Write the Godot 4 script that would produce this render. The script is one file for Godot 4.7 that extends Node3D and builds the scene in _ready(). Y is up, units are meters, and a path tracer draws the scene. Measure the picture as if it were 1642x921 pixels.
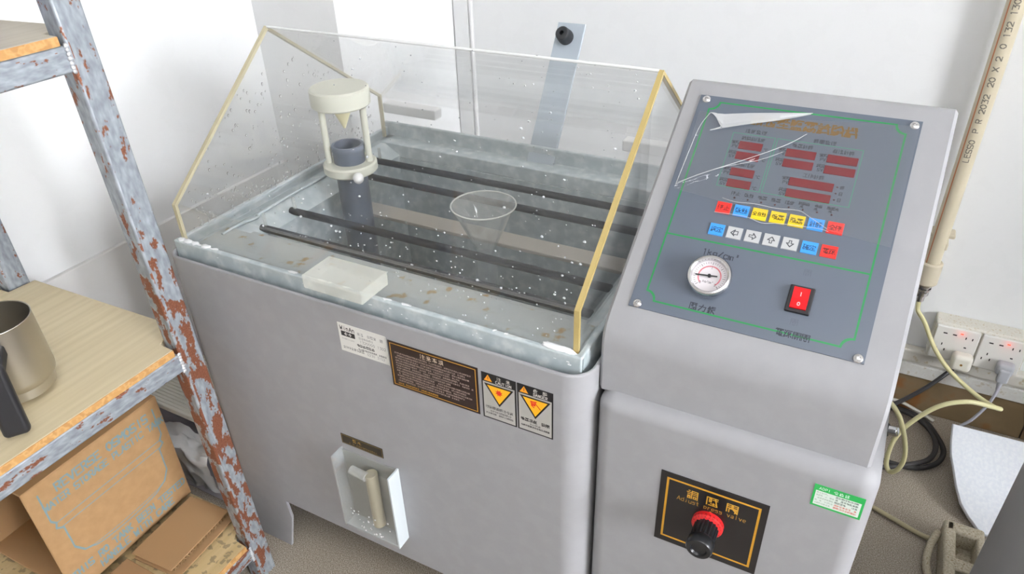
extends Node3D

# ---------------------------------------------------------------- mesh builder
class MB:
	var v := PackedVector3Array()
	var n := PackedVector3Array()
	var t := PackedVector2Array()
	func tri(a: Vector3, b: Vector3, c: Vector3, na: Vector3, nb: Vector3, nc: Vector3, ua := Vector2(), ub := Vector2(), uc := Vector2()) -> void:
		if (b - a).cross(c - a).dot(na + nb + nc) > 0.0:
			v.append_array([a, c, b]); n.append_array([na, nc, nb]); t.append_array([ua, uc, ub])
		else:
			v.append_array([a, b, c]); n.append_array([na, nb, nc]); t.append_array([ua, ub, uc])
	func quad(a: Vector3, b: Vector3, c: Vector3, d: Vector3, na: Vector3, nb: Vector3, nc: Vector3, nd: Vector3, ua := Vector2(0, 0), ub := Vector2(1, 0), uc := Vector2(1, 1), ud := Vector2(0, 1)) -> void:
		tri(a, b, c, na, nb, nc, ua, ub, uc)
		tri(a, c, d, na, nc, nd, ua, uc, ud)
	func flat(a: Vector3, b: Vector3, c: Vector3, d: Vector3, nn: Vector3) -> void:
		quad(a, b, c, d, nn, nn, nn, nn)
	# box with rounded edges of radius r
	func box(c: Vector3, s: Vector3, r := 0.0, k := 2, b := Basis()) -> void:
		var h := s / 2.0
		r = minf(r, minf(h.x, minf(h.y, h.z)) * 0.999)
		var lists := []
		for ax in 3:
			var l := []
			if r <= 0.0:
				l = [-h[ax], h[ax]]
			else:
				for i in range(k, -1, -1):
					l.append(-(h[ax] - r) - r * tan(PI / 4 * i / k))
				for i in k + 1:
					l.append((h[ax] - r) + r * tan(PI / 4 * i / k))
			lists.append(l)
		var inn := h - Vector3(r, r, r)
		for ax in 3:
			var u := (ax + 1) % 3
			var w := (ax + 2) % 3
			for sg in [-1.0, 1.0]:
				var lu: Array = lists[u]
				var lw: Array = lists[w]
				var P := []
				for i in lu.size():
					var row := []
					for j in lw.size():
						var q := Vector3()
						q[ax] = sg * h[ax]; q[u] = lu[i]; q[w] = lw[j]
						var nn := Vector3(); nn[ax] = sg
						var p := q
						if r > 0.0:
							var core := q.clamp(-inn, inn)
							var d := q - core
							if d.length() > 1e-9:
								nn = d.normalized()
							p = core + nn * r
						row.append([c + b * p, b * nn, Vector2(lu[i] / s[u] + 0.5, lw[j] / s[w] + 0.5)])
					P.append(row)
				for i in lu.size() - 1:
					for j in lw.size() - 1:
						var A = P[i][j]; var B = P[i + 1][j]; var C = P[i + 1][j + 1]; var D = P[i][j + 1]
						quad(A[0], B[0], C[0], D[0], A[1], B[1], C[1], D[1], A[2], B[2], C[2], D[2])
	# surface of revolution about y; profile of (radius, y), outside to the right of its run when it climbs
	func lathe(prof: Array, seg := 32, x := Transform3D(), sharp := 0.8) -> void:
		var m := prof.size()
		var sn := []
		for i in m - 1:
			var d: Vector2 = prof[i + 1] - prof[i]
			sn.append(Vector2(d.y, -d.x).normalized())
		for i in m - 1:
			var n0: Vector2 = sn[i]
			var n1: Vector2 = sn[i]
			if i > 0 and sn[i - 1].dot(sn[i]) > sharp:
				n0 = (sn[i - 1] + sn[i]).normalized()
			if i < m - 2 and sn[i + 1].dot(sn[i]) > sharp:
				n1 = (sn[i + 1] + sn[i]).normalized()
			for k in seg:
				var a0 := TAU * k / seg
				var a1 := TAU * (k + 1) / seg
				var f := func(p: Vector2, a: float) -> Vector3: return x * Vector3(p.x * cos(a), p.y, p.x * sin(a))
				var g := func(p: Vector2, a: float) -> Vector3: return (x.basis * Vector3(p.x * cos(a), p.y, p.x * sin(a))).normalized()
				var u0 := float(k) / seg
				var u1 := float(k + 1) / seg
				var v0 := float(i) / (m - 1)
				var v1 := float(i + 1) / (m - 1)
				quad(f.call(prof[i], a0), f.call(prof[i], a1), f.call(prof[i + 1], a1), f.call(prof[i + 1], a0), g.call(n0, a0), g.call(n0, a1), g.call(n1, a1), g.call(n1, a0), Vector2(u0, v0), Vector2(u1, v0), Vector2(u1, v1), Vector2(u0, v1))
	func cyl(a: Vector3, b: Vector3, r: float, seg := 16, bev := 0.0, r2 := -1.0) -> void:
		var d := b - a
		var L := d.length()
		var y := d / L
		var xx := y.cross(Vector3(0.31, 0.2, 0.93)).normalized()
		var bs := Basis(xx, y, xx.cross(y))
		var rr := r if r2 < 0.0 else r2
		var pr := [Vector2(0.0, 0.0), Vector2(r - bev, 0.0), Vector2(r, bev), Vector2(rr, L - bev), Vector2(rr - bev, L), Vector2(0.0, L)] if bev > 0.0 else [Vector2(0, 0), Vector2(r, 0), Vector2(rr, L), Vector2(0, L)]
		lathe(pr, seg, Transform3D(bs, a))
	func tube(pts: Array, r: float, seg := 10, sub := 6) -> void:
		var P := []
		for i in pts.size() - 1:
			var p0: Vector3 = pts[maxi(i - 1, 0)]
			var p1: Vector3 = pts[i]
			var p2: Vector3 = pts[i + 1]
			var p3: Vector3 = pts[mini(i + 2, pts.size() - 1)]
			for k in sub:
				P.append(p1.cubic_interpolate(p2, p0, p3, float(k) / sub))
		P.append(pts[-1])
		var rings := []
		var up := Vector3(0.2, 0.9, 0.3)
		for i in P.size():
			var d: Vector3 = (P[mini(i + 1, P.size() - 1)] - P[maxi(i - 1, 0)]).normalized()
			var x := up.cross(d).normalized()
			up = d.cross(x).normalized()
			var ring := []
			for k in seg + 1:
				var a := TAU * k / seg
				var nn := x * cos(a) + up * sin(a)
				ring.append([P[i] + nn * r, nn])
			rings.append(ring)
		for i in P.size() - 1:
			for k in seg:
				var A = rings[i][k]; var B = rings[i][k + 1]; var C = rings[i + 1][k + 1]; var D = rings[i + 1][k]
				quad(A[0], B[0], C[0], D[0], A[1], B[1], C[1], D[1])
		for e in [0, P.size() - 1]:
			var o: Vector3 = (P[0] - P[1]) if e == 0 else (P[-1] - P[-2])
			o = o.normalized()
			for k in seg:
				tri(P[e], rings[e][k][0], rings[e][k + 1][0], o, o, o)
	# closed outline pushed along the third axis of x from 0 to depth, edges chamfered by bev
	func extrude(poly: PackedVector2Array, x: Transform3D, depth: float, bev := 0.0, sharp := 0.75) -> void:
		if Geometry2D.is_polygon_clockwise(poly):
			poly.reverse()
		var m := poly.size()
		var en := []
		for i in m:
			var d := poly[(i + 1) % m] - poly[i]
			en.append(Vector2(d.y, -d.x).normalized())
		var ins := PackedVector2Array()
		for i in m:
			var a: Vector2 = en[(i + m - 1) % m]
			var b: Vector2 = en[i]
			ins.append(poly[i] - (a + b) / (1.0 + a.dot(b)) * bev)
		# Geometry2D calls counter-clockwise in y-down terms; check that the edge normals point outwards
		var area := 0.0
		for i in m:
			area += poly[i].cross(poly[(i + 1) % m])
		var so := 1.0 if area > 0.0 else -1.0
		if so < 0.0:
			for i in m:
				ins[i] = poly[i] * 2.0 - ins[i]
		var zs := [0.0, bev, depth - bev, depth]
		var lo := poly
		for i in m:
			var j := (i + 1) % m
			var ni: Vector2 = en[i] * so
			var na := ni
			var nb := ni
			var pv: Vector2 = en[(i + m - 1) % m] * so
			var nx: Vector2 = en[j] * so
			if pv.dot(ni) > sharp: na = (pv + ni).normalized()
			if nx.dot(ni) > sharp: nb = (nx + ni).normalized()
			for k in 3:
				if bev <= 0.0 and k != 1: continue
				var p0 := ins if k == 0 else lo
				var p1 := ins if k == 2 else lo
				var z := -1.0 if k == 0 else (1.0 if k == 2 else 0.0)
				var A := (x.basis * Vector3(na.x, na.y, z)).normalized()
				var B := (x.basis * Vector3(nb.x, nb.y, z)).normalized()
				quad(x * Vector3(p0[i].x, p0[i].y, zs[k]), x * Vector3(p0[j].x, p0[j].y, zs[k]), x * Vector3(p1[j].x, p1[j].y, zs[k + 1]), x * Vector3(p1[i].x, p1[i].y, zs[k + 1]), A, B, B, A)
		var cap := ins if bev > 0.0 else lo
		var ix := Geometry2D.triangulate_polygon(cap)
		for e in 2:
			var nn := (x.basis * Vector3(0, 0, -1.0 if e == 0 else 1.0)).normalized()
			var z: float = 0.0 if e == 0 else depth
			for q in range(0, ix.size(), 3):
				var a := cap[ix[q]]; var b := cap[ix[q + 1]]; var c := cap[ix[q + 2]]
				tri(x * Vector3(a.x, a.y, z), x * Vector3(b.x, b.y, z), x * Vector3(c.x, c.y, z), nn, nn, nn, a, b, c)
	func blob(c: Vector3, r: Vector3, rings := 6, seg := 8, rough := 0.0, g: RandomNumberGenerator = null) -> void:
		var P := []
		for i in rings + 1:
			var row := []
			var th := PI * i / rings
			for k in seg:
				var a := TAU * k / seg
				var d := Vector3(sin(th) * cos(a), cos(th), sin(th) * sin(a))
				var f := 1.0 + (g.randf_range(-rough, rough) if rough > 0.0 and i > 0 and i < rings else 0.0)
				row.append([c + d * r * f, (d / r).normalized()])
			P.append(row)
		for i in rings:
			for k in seg:
				var k2 := (k + 1) % seg
				var A = P[i][k]; var B = P[i][k2]; var C = P[i + 1][k2]; var D = P[i + 1][k]
				quad(A[0], B[0], C[0], D[0], A[1], B[1], C[1], D[1])
	func mesh() -> ArrayMesh:
		var a := []
		a.resize(Mesh.ARRAY_MAX)
		a[Mesh.ARRAY_VERTEX] = v
		a[Mesh.ARRAY_NORMAL] = n
		a[Mesh.ARRAY_TEX_UV] = t
		var m := ArrayMesh.new()
		m.add_surface_from_arrays(Mesh.PRIMITIVE_TRIANGLES, a)
		return m

# ---------------------------------------------------------------- naming helpers
var rng := RandomNumberGenerator.new()
var M := {}
var used := {}

func numbered(called: String, parent: Node) -> String:
	var key := str(parent.get_instance_id()) + called
	used[key] = used.get(key, -1) + 1
	return called if used[key] == 0 else "%s_%03d" % [called, used[key]]

func put(called: String, mb: MB, mat: Material, parent: Node = self, label := "") -> MeshInstance3D:
	var o := MeshInstance3D.new()
	o.name = numbered(called, parent)
	o.mesh = mb.mesh()
	o.material_override = mat
	parent.add_child(o, true)
	if label: o.set_meta("label", label)
	return o

func tag(o: Node3D, label: String, category: String, group := "") -> Node3D:
	o.set_meta("label", label)
	o.set_meta("category", category)
	if group: o.set_meta("group", group)
	return o

func thing(called: String, label: String, category: String, at := Vector3.ZERO, group := "") -> Node3D:
	var o := Node3D.new()
	o.name = numbered(called, self)
	o.position = at
	add_child(o, true)
	return tag(o, label, category, group)

func struct(called: String, mb: MB, mat: Material) -> MeshInstance3D:
	var o := put(called, mb, mat)
	o.set_meta("kind", "structure")
	return o

func mat(c: Color, rough := 0.5, metal := 0.0, spec := 0.5) -> StandardMaterial3D:
	var m := StandardMaterial3D.new()
	m.albedo_color = c
	m.roughness = rough
	m.metallic = metal
	m.metallic_specular = spec
	return m

func c8(r: int, g: int, b: int, a := 1.0) -> Color:
	return Color(r / 255.0, g / 255.0, b / 255.0, a)

func pane(c: Color, rough := 0.03) -> StandardMaterial3D:
	var m := mat(c, rough)
	m.transparency = BaseMaterial3D.TRANSPARENCY_ALPHA
	return m

func noise_tex(freq: float, cols: Array, offs: Array, size := 512, kind := FastNoiseLite.TYPE_SIMPLEX_SMOOTH, oct := 4, sd := 1) -> NoiseTexture2D:
	var f := FastNoiseLite.new()
	f.noise_type = kind
	f.frequency = freq
	f.fractal_octaves = oct
	f.seed = sd
	var g := Gradient.new()
	g.offsets = PackedFloat32Array(offs)
	g.colors = PackedColorArray(cols)
	var t := NoiseTexture2D.new()
	t.width = size; t.height = size
	t.seamless = true
	t.noise = f
	t.color_ramp = g
	return t

func triplanar(m: StandardMaterial3D, tex: Texture2D, scale: float, world := true) -> StandardMaterial3D:
	m.albedo_texture = tex
	m.uv1_triplanar = true
	m.uv1_world_triplanar = world
	m.uv1_scale = Vector3(scale, scale, scale)
	return m

# ---------------------------------------------------------------- drawn print: a small stroke alphabet
var G := {
	"言": "4060 0292 2484 2686 2787892927", "金": "5004 5094 2474 5459 1696 2638 8678 0999", "日": "1080898919 1019 1585", "門": "0009 0040 0444 0242 4044 5054 5494 5292 5090 9099",
	"雨": "1090 0203 0292 9293 5059 2434 2636 6474 6676", "水": "5059 0343 4308 8254 5499", "土": "2383 5059 0999", "口": "2181882821", "力": "0393 9389 8969 5035 3509",
	"亻": "3005 2329", "氵": "1031 0334 0926", "扌": "2029 0343 0636", "木": "0393 5059 5309 5399", "米": "5059 0494 1232 8262 4409 5599", "青": "1080 1282 0494 5004 2629 2686 8689 2888",
	"貝": "2080872720 2282 2585 3709 7799", "皿": "1383891913 3339 6369 0999", "王": "1080 1585 5059 0999", "辶": "1121 0424 2427 0999", "止": "5059 2429 5494 0999",
	"立": "5052 1282 3438 7468 0999", "心": "0509 2428 2888 8886 5353 9396", "糸": "5022 2262 6225 2585 5559 3708 7798", "馬": "1080 1017 1383 1686 1797 9799 0909 2929 4949 6969",
	"戶": "8010 1014 1484 1409", "攵": "3005 1494 7409 2599", "火": "5059 2334 8364 5509 5599", "隹": "3005 2329 6052 2393 2595 2797 2999 6369", "田": "1181891911 5159 1585",
	"又": "1080 8009 2099", "門口": "門0099 口2749", "禾": "7020 0393 5059 5309 5399", "幺": "4012 1252 5215 1575", "八": "4009 5099", "石": "0090 4008 2484892924",
	"精": "米0039 青4099", "密": "5051 0191 0103 9193 2235 5233 7362 5589 0909 5659 2629 8689 2989", "型": "1080 0393 3005 6005 7072 土0599", "鹽": "日0024 5005 5090 口5284 雨0245 皿0699",
	"霧": "雨0094 攵0549 力5599", "試": "言0039 5292 7009 7099 4474 4878", "驗": "馬0039 7004 7094 口4567 口7597 5809 9899", "機": "木0039 幺4065 幺7095 4696 7099 4749", "壓": "0090 0009 日2145 5292 7099 土2699",
	"錶": "金0039 5090 5292 4494 7004 4499 5659", "開": "門0099 2676 2848 3639 6669", "關": "門0099 幺2547 幺5577 3849 6859", "電": "雨0094 2585882825 2787 5459 5999", "源": "氵0039 3090 3009 日4285 6609 6669 4748 8798",
	"設": "言0039 5053 8083 5080 5485 8509 5599", "定": "5051 0191 0103 9193 2474 5459 5787 2609 2999", "實": "5051 0191 0103 2383 貝1489", "際": "0009 0030 3024 2436 6004 9499 5686 7679", "停": "亻0039 6061 3191 口5285 3595 6669",
	"啟": "戶0045 口0649 攵5099", "動": "1040 0252 日1346 0949 力6099", "噴": "口0047 7003 4393 貝4499", "除": "0009 0030 3024 2436 6004 6099 4494 6569 5739 7799", "全": "5004 5094 2575 5559 0999 2777",
	"自": "5031 2181892921 2484 2686", "恒": "0309 2029 3039 4191 4999 日5387", "溫": "氵0039 日4084 皿4599", "計": "言0049 5494 7079", "時": "日0139 5090 4393 4696 7079 7003", "工": "1181 5159 0999", "作": "亻0039 5093 5393 5359 5595 5797",
	"監": "0040 0004 0444 2024 6053 5393 皿0599", "控": "扌0039 4191 4042 9092 6352 7393 4595 7579 4999", "度": "5051 0191 0109 2383 3335 7375 2575 3668 6809", "間": "門0099 日2579", "調": "言0039 4049 4090 9099 5282 5484 口5689", "閥": "門0099 2429 3585 5599 8579",
	"注": "氵0039 6051 4292 4595 4999 6269", "意": "立0094 日2486 心0799", "事": "0191 口2253 2575 8588 0797 5059", "項": "1131 2128 0838 貝4099", "危": "3004 3060 6053 0393 0309 2575 7577 2529 2989", "險": "0009 0030 3024 2436 7003 7093 口4467 口7597 5809",
	"合": "5004 5094 2575 口2799", "格": "木0039 5045 5085 8549 口5799", "證": "言0039 5090 8054 4494 口5587 4999", "確": "石0039 4191 隹4299", "飽": "5004 5094 日1248 5093 5393 口5588 9599", "桶": "木0039 4090 田4399", "箱": "2012 6052 木0339 日5399",
	"A": "0950 5099 2676", "B": "1019 1060 7172 6414 1464 8586 8719 1969 6080", "C": "9180 8020 2002 0207 0729 2989 8998", "D": "1019 1060 6093 9396 9669 6919", "E": "9010 1019 1999 1474", "F": "9010 1019 1474", "G": "9180 8020 2002 0207 0729 2989 8998 9895 9565", "H": "1019 8089 1484", "I": "5059",
	"K": "1019 8015 3489", "L": "1019 1989", "M": "0900 0055 5590 9099", "N": "1910 1089 8980", "O": "3060 6093 9396 9669 6939 3906 0603 0330", "P": "1019 1070 7092 9293 9375 7515", "R": "1019 1070 7092 9293 9375 7515 5589", "S": "9180 8020 2002 0203 0325 2575 7597 9789 8919 1908", "T": "0090 5059",
	"U": "0007 0729 2979 7997 9790", "V": "0059 5990", "W": "0029 2953 5379 7990", "X": "0099 9009", "Y": "0055 9055 5559", "°": "3050 5052 5232 3230", "1": "3150 5059", "0": "3060 6093 9396 9669 6939 3906 0603 0330", "2": "0220 2070 7092 9294 9409 0999", "3": "0090 9054 5494 9489 8919",
	"k": "1019 7315 3489", "g": "8373 7333 3314 1416 1637 3787 8388 8879 7929", "/": "9009", "c": "8473 7333 3315 1517 1739 3979 7988", "m": "0309 0424 2439 4459 4474 7494 9499", "i": "5050 5359", "n": "1319 1533 3363 6375 7579", "d": "8089 8463 6333 3315 1517 1739 3969 6988",
	"j": "5050 5358 5839", "u": "1317 1739 3969 6988 8389", "s": "8373 7323 2314 1425 2565 6576 7678 7869 6919", "t": "4048 4869 1373", "p": "1319 1433 3363 6385 8586 8668 6838", "r": "2329 2643 4373", "e": "1686 8684 8463 6333 3315 1517 1739 3979", "v": "1359 5983", "a": "2363 6374 7479 7636 3617 1729 2959 5977", "l": "4049", "²": "5070 7071 7153 5373",
	"←": "0550 5032 3292 9297 9737 3750 0559 5957 5797", "→": "9550 5053 5303 0306 0656 5659 5995", "↑": "5005 0535 3539 3969 6965 6595 9550", "↓": "5904 0434 3430 3060 6064 6494 9459",
}
func glyph(ch: String) -> Array:
	var res := []
	for tok in str(G.get(ch, "")).split(" ", false):
		if tok.length() >= 4 and tok.is_valid_int():
			var pl := []
			for i in range(0, tok.length() - 1, 2):
				pl.append(Vector2(int(tok[i]), int(tok[i + 1])) / 9.0)
			res.append(pl)
		elif tok.length() == 5:
			var a := Vector2(int(tok[1]), int(tok[2])) / 9.0
			var b := Vector2(int(tok[3]), int(tok[4])) / 9.0
			for pl in glyph(tok[0]):
				var q := []
				for p in pl: q.append(a + p * (b - a))
				res.append(q)
	return res
func line(im: Image, a: Vector2, b: Vector2, c: Color, w: float) -> void:
	var k := int(ceil(a.distance_to(b))) + 1
	var wi := maxi(1, int(round(w)))
	for i in k + 1:
		var p := a.lerp(b, float(i) / k)
		im.fill_rect(Rect2i(int(p.x - wi / 2.0), int(p.y - wi / 2.0), wi, wi), c)
# text with its top left corner at p; h is the height of a character in pixels, ax the direction of the line
func write(im: Image, s: String, p: Vector2, h: float, c: Color, w := 1.5, gap := 0.25, wide := 1.0) -> float:
	var x := p.x
	for ch in s:
		var cw := h * wide * (1.0 if ch.unicode_at(0) > 0x2000 else 0.62)
		for pl in glyph(ch):
			for i in pl.size() - 1:
				line(im, Vector2(x + pl[i].x * cw, p.y + pl[i].y * h), Vector2(x + pl[i + 1].x * cw, p.y + pl[i + 1].y * h), c, w)
		x += cw + h * gap
	return x - p.x
func width_of(s: String, h: float, gap := 0.25, wide := 1.0) -> float:
	var x := 0.0
	for ch in s: x += h * wide * (1.0 if ch.unicode_at(0) > 0x2000 else 0.62) + h * gap
	return x - h * gap
func centred(im: Image, s: String, p: Vector2, h: float, c: Color, w := 1.5, gap := 0.25, wide := 1.0) -> void:
	write(im, s, p - Vector2(width_of(s, h, gap, wide) / 2, h / 2), h, c, w, gap, wide)
func rect(im: Image, r: Rect2, c: Color, w: float) -> void:
	var a := r.position
	var b := r.end
	line(im, a, Vector2(b.x, a.y), c, w); line(im, Vector2(b.x, a.y), b, c, w)
	line(im, b, Vector2(a.x, b.y), c, w); line(im, Vector2(a.x, b.y), a, c, w)
func fill_tri(im: Image, a: Vector2, b: Vector2, c: Vector2, col: Color) -> void:
	for y in range(int(min(a.y, b.y, c.y)), int(max(a.y, b.y, c.y)) + 1):
		var xs := []
		for e in [[a, b], [b, c], [c, a]]:
			if (e[0].y <= y) != (e[1].y <= y):
				xs.append(lerpf(e[0].x, e[1].x, (y - e[0].y) / (e[1].y - e[0].y)))
		if xs.size() == 2:
			im.fill_rect(Rect2i(int(minf(xs[0], xs[1])), y, int(absf(xs[0] - xs[1])) + 1, 1), col)
func scribble(im: Image, p: Vector2, length: float, h: float, c: Color, w := 1.0) -> void:
	var keys := "設定溫度試驗噴霧時間開關調壓注意事項合格計實際停止全自除恒作監控"
	var x := 0.0
	while x < length:
		var ch := keys[rng.randi() % keys.length()]
		if rng.randf() > 0.08:
			write(im, ch, p + Vector2(x, 0), h, c, w)
		x += h * 1.25
func canvas(w: int, h: int, c: Color) -> Image:
	var im := Image.create(w, h, false, Image.FORMAT_RGBA8)
	im.fill(c)
	return im
func printed(im: Image, rough := 0.4) -> StandardMaterial3D:
	var m := mat(Color.WHITE, rough)
	m.albedo_texture = ImageTexture.create_from_image(im)
	return m
# thin slab whose face shows the print: o = its top left corner, ux along the lines, uy down
func plate(o: Vector3, ux: Vector3, uy: Vector3, w: float, h: float, thick: float) -> MB:
	var mb := MB.new()
	var nn := uy.cross(ux).normalized()
	var a := o + nn * thick; var b := a + ux * w; var c := b + uy * h; var d := a + uy * h
	mb.quad(a, b, c, d, nn, nn, nn, nn, Vector2(0, 0), Vector2(1, 0), Vector2(1, 1), Vector2(0, 1))
	var e := Vector2(0.002, 0.002)
	for q in [[a, b, -uy], [b, c, ux], [c, d, uy], [d, a, -ux]]:
		mb.quad(q[0], q[1], q[1] - nn * thick, q[0] - nn * thick, q[2], q[2], q[2], q[2], e, e, e, e)
	return mb

func arc2(c: Vector2, r: float, a0: float, a1: float, k := 6) -> PackedVector2Array:
	var o := PackedVector2Array()
	for i in k + 1:
		var a := lerpf(a0, a1, float(i) / k)
		o.append(c + Vector2(cos(a), sin(a)) * r)
	return o

# ---------------------------------------------------------------- scene
const UX := Vector3(1, 0, 0)
const DOWN := Vector3(0, -1, 0)
var chamber: Node3D

func _ready() -> void:
	rng.seed = 7
	var cam := Camera3D.new()
	cam.name = "camera"
	cam.transform = Transform3D(Basis(Vector3(0.884514, -0.026973, -0.465734), Vector3(-0.229144, 0.844479, -0.484095), Vector3(0.406360, 0.534909, 0.740772)).orthonormalized(), Vector3(0.90942, 1.26887, 0.65624))
	cam.fov = 43.1
	cam.near = 0.05
	add_child(cam)
	var env := Environment.new()
	env.background_mode = Environment.BG_SKY
	var sky := Sky.new()
	var sm := ProceduralSkyMaterial.new()
	sm.sky_top_color = c8(244, 247, 252)
	sm.sky_horizon_color = c8(248, 249, 252)
	sm.ground_horizon_color = c8(190, 190, 186)
	sm.ground_bottom_color = c8(150, 148, 142)
	sm.sky_energy_multiplier = 1.0
	sky.sky_material = sm
	env.sky = sky
	env.background_energy_multiplier = 42.0
	env.tonemap_mode = Environment.TONE_MAPPER_LINEAR
	env.tonemap_exposure = 0.88
	env.sdfgi_enabled = true
	env.ssao_enabled = true
	env.ssil_enabled = true
	var we := WorldEnvironment.new()
	we.name = "world"
	we.environment = env
	add_child(we)
	materials()
	added_ceiling_lamp()
	room()
	machine_body()
	machine_tank()
	machine_lid()
	machine_controls()
	machine_stickers()
	tank_contents()
	rack()
	rack_goods()
	wall_services()
	floor_goods()

func added_ceiling_lamp() -> void:
	var at := Vector3(1.4, 2.8, 1.0)  # added light source out of view, brightens the room from above
	var o := thing("added_ceiling_lamp", "added flat white light panel under the ceiling, out of view, brightening the room", "lamp", at)
	var mb := MB.new()
	mb.box(Vector3(0, -0.02, 0), Vector3(1.24, 0.04, 0.64), 0.006)
	put("frame", mb, M.white, o)
	mb = MB.new()
	mb.box(Vector3(0, -0.041, 0), Vector3(1.2, 0.004, 0.6))
	var gl := mat(c8(250, 250, 246), 0.5)
	gl.emission_enabled = true
	gl.emission = c8(250, 251, 255)
	gl.emission_energy_multiplier = 1.5
	put("diffuser", mb, gl, o)
	var l := AreaLight3D.new()
	l.name = "added_lamp_light"
	l.area_size = Vector2(1.2, 0.6)
	l.position = at + Vector3(0, -0.05, 0)
	l.rotation.x = -PI / 2
	l.light_color = c8(250, 251, 255)
	l.light_energy = 2.0
	l.area_range = 9.0
	l.shadow_enabled = true
	add_child(l)

func materials() -> void:
	M.wall = triplanar(mat(Color.WHITE, 0.85, 0, 0.3), noise_tex(0.02, [c8(243, 244, 245), c8(245, 246, 247), c8(244, 245, 246)], [0.2, 0.5, 0.8]), 1.2)
	M.ceiling = mat(c8(240, 240, 240), 0.9)
	M.floor = triplanar(mat(Color.WHITE, 0.55), noise_tex(0.11, [c8(128, 117, 103), c8(152, 142, 128), c8(160, 150, 137), c8(190, 182, 170)], [0.24, 0.45, 0.6, 0.82], 1024, FastNoiseLite.TYPE_SIMPLEX, 3, 5), 2.6)
	M.paint = triplanar(mat(Color.WHITE, 0.5, 0, 0.4), noise_tex(0.03, [c8(156, 156, 159), c8(159, 159, 162)], [0.3, 0.7]), 1.5)
	M.liner = triplanar(mat(Color.WHITE, 0.4), noise_tex(0.02, [c8(176, 187, 191), c8(190, 199, 202), c8(204, 210, 211)], [0.3, 0.6, 0.8]), 3.0)
	M.stained = triplanar(mat(Color.WHITE, 0.4), noise_tex(0.016, [c8(170, 176, 176), c8(164, 168, 164), c8(156, 142, 112), c8(150, 118, 72)], [0.68, 0.78, 0.86, 0.98], 512, FastNoiseLite.TYPE_SIMPLEX, 4, 3), 2.2)
	M.bottom = triplanar(mat(Color.WHITE, 0.35), noise_tex(0.02, [c8(176, 187, 191), c8(186, 193, 194), c8(168, 150, 122), c8(140, 104, 66)], [0.35, 0.56, 0.66, 0.9], 512, FastNoiseLite.TYPE_SIMPLEX, 4, 9), 3.0)
	M.well = M.liner
	M.acrylic = pane(c8(226, 230, 228, 0.025), 0.03)
	M.acrylic.metallic_specular = 0.4
	M.acrylic_end = pane(c8(226, 230, 228, 0.06), 0.03)
	M.acrylic_block = pane(c8(238, 238, 226, 0.28), 0.08)
	M.acrylic_edge = mat(c8(184, 164, 108), 0.25)
	M.acrylic_pale = mat(c8(190, 182, 152), 0.3)
	M.salt = mat(c8(240, 242, 244), 0.8)
	M.water = mat(c8(255, 255, 255, 0.02), 0.0)
	M.water.refraction_enabled = true
	M.water.refraction_scale = 0.033
	M.black = mat(c8(30, 30, 34), 0.45)
	M.rod = mat(c8(20, 20, 30), 0.65, 0, 0.35)
	M.rubber = mat(c8(44, 46, 50), 0.6)
	M.pvc = mat(c8(98, 106, 122), 0.45)
	M.milky = mat(c8(228, 228, 214), 0.35)
	M.milky.backlight_enabled = true
	M.milky.backlight = c8(120, 120, 100)
	M.cone = mat(c8(226, 218, 176), 0.4)
	M.white = mat(c8(236, 236, 236), 0.4)
	M.chrome = mat(c8(214, 214, 216), 0.18, 1.0)
	M.steel = mat(c8(196, 192, 184), 0.32, 1.0)
	M.bar = mat(c8(176, 186, 196), 0.45)
	M.red = mat(c8(226, 22, 30), 0.3)

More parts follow.
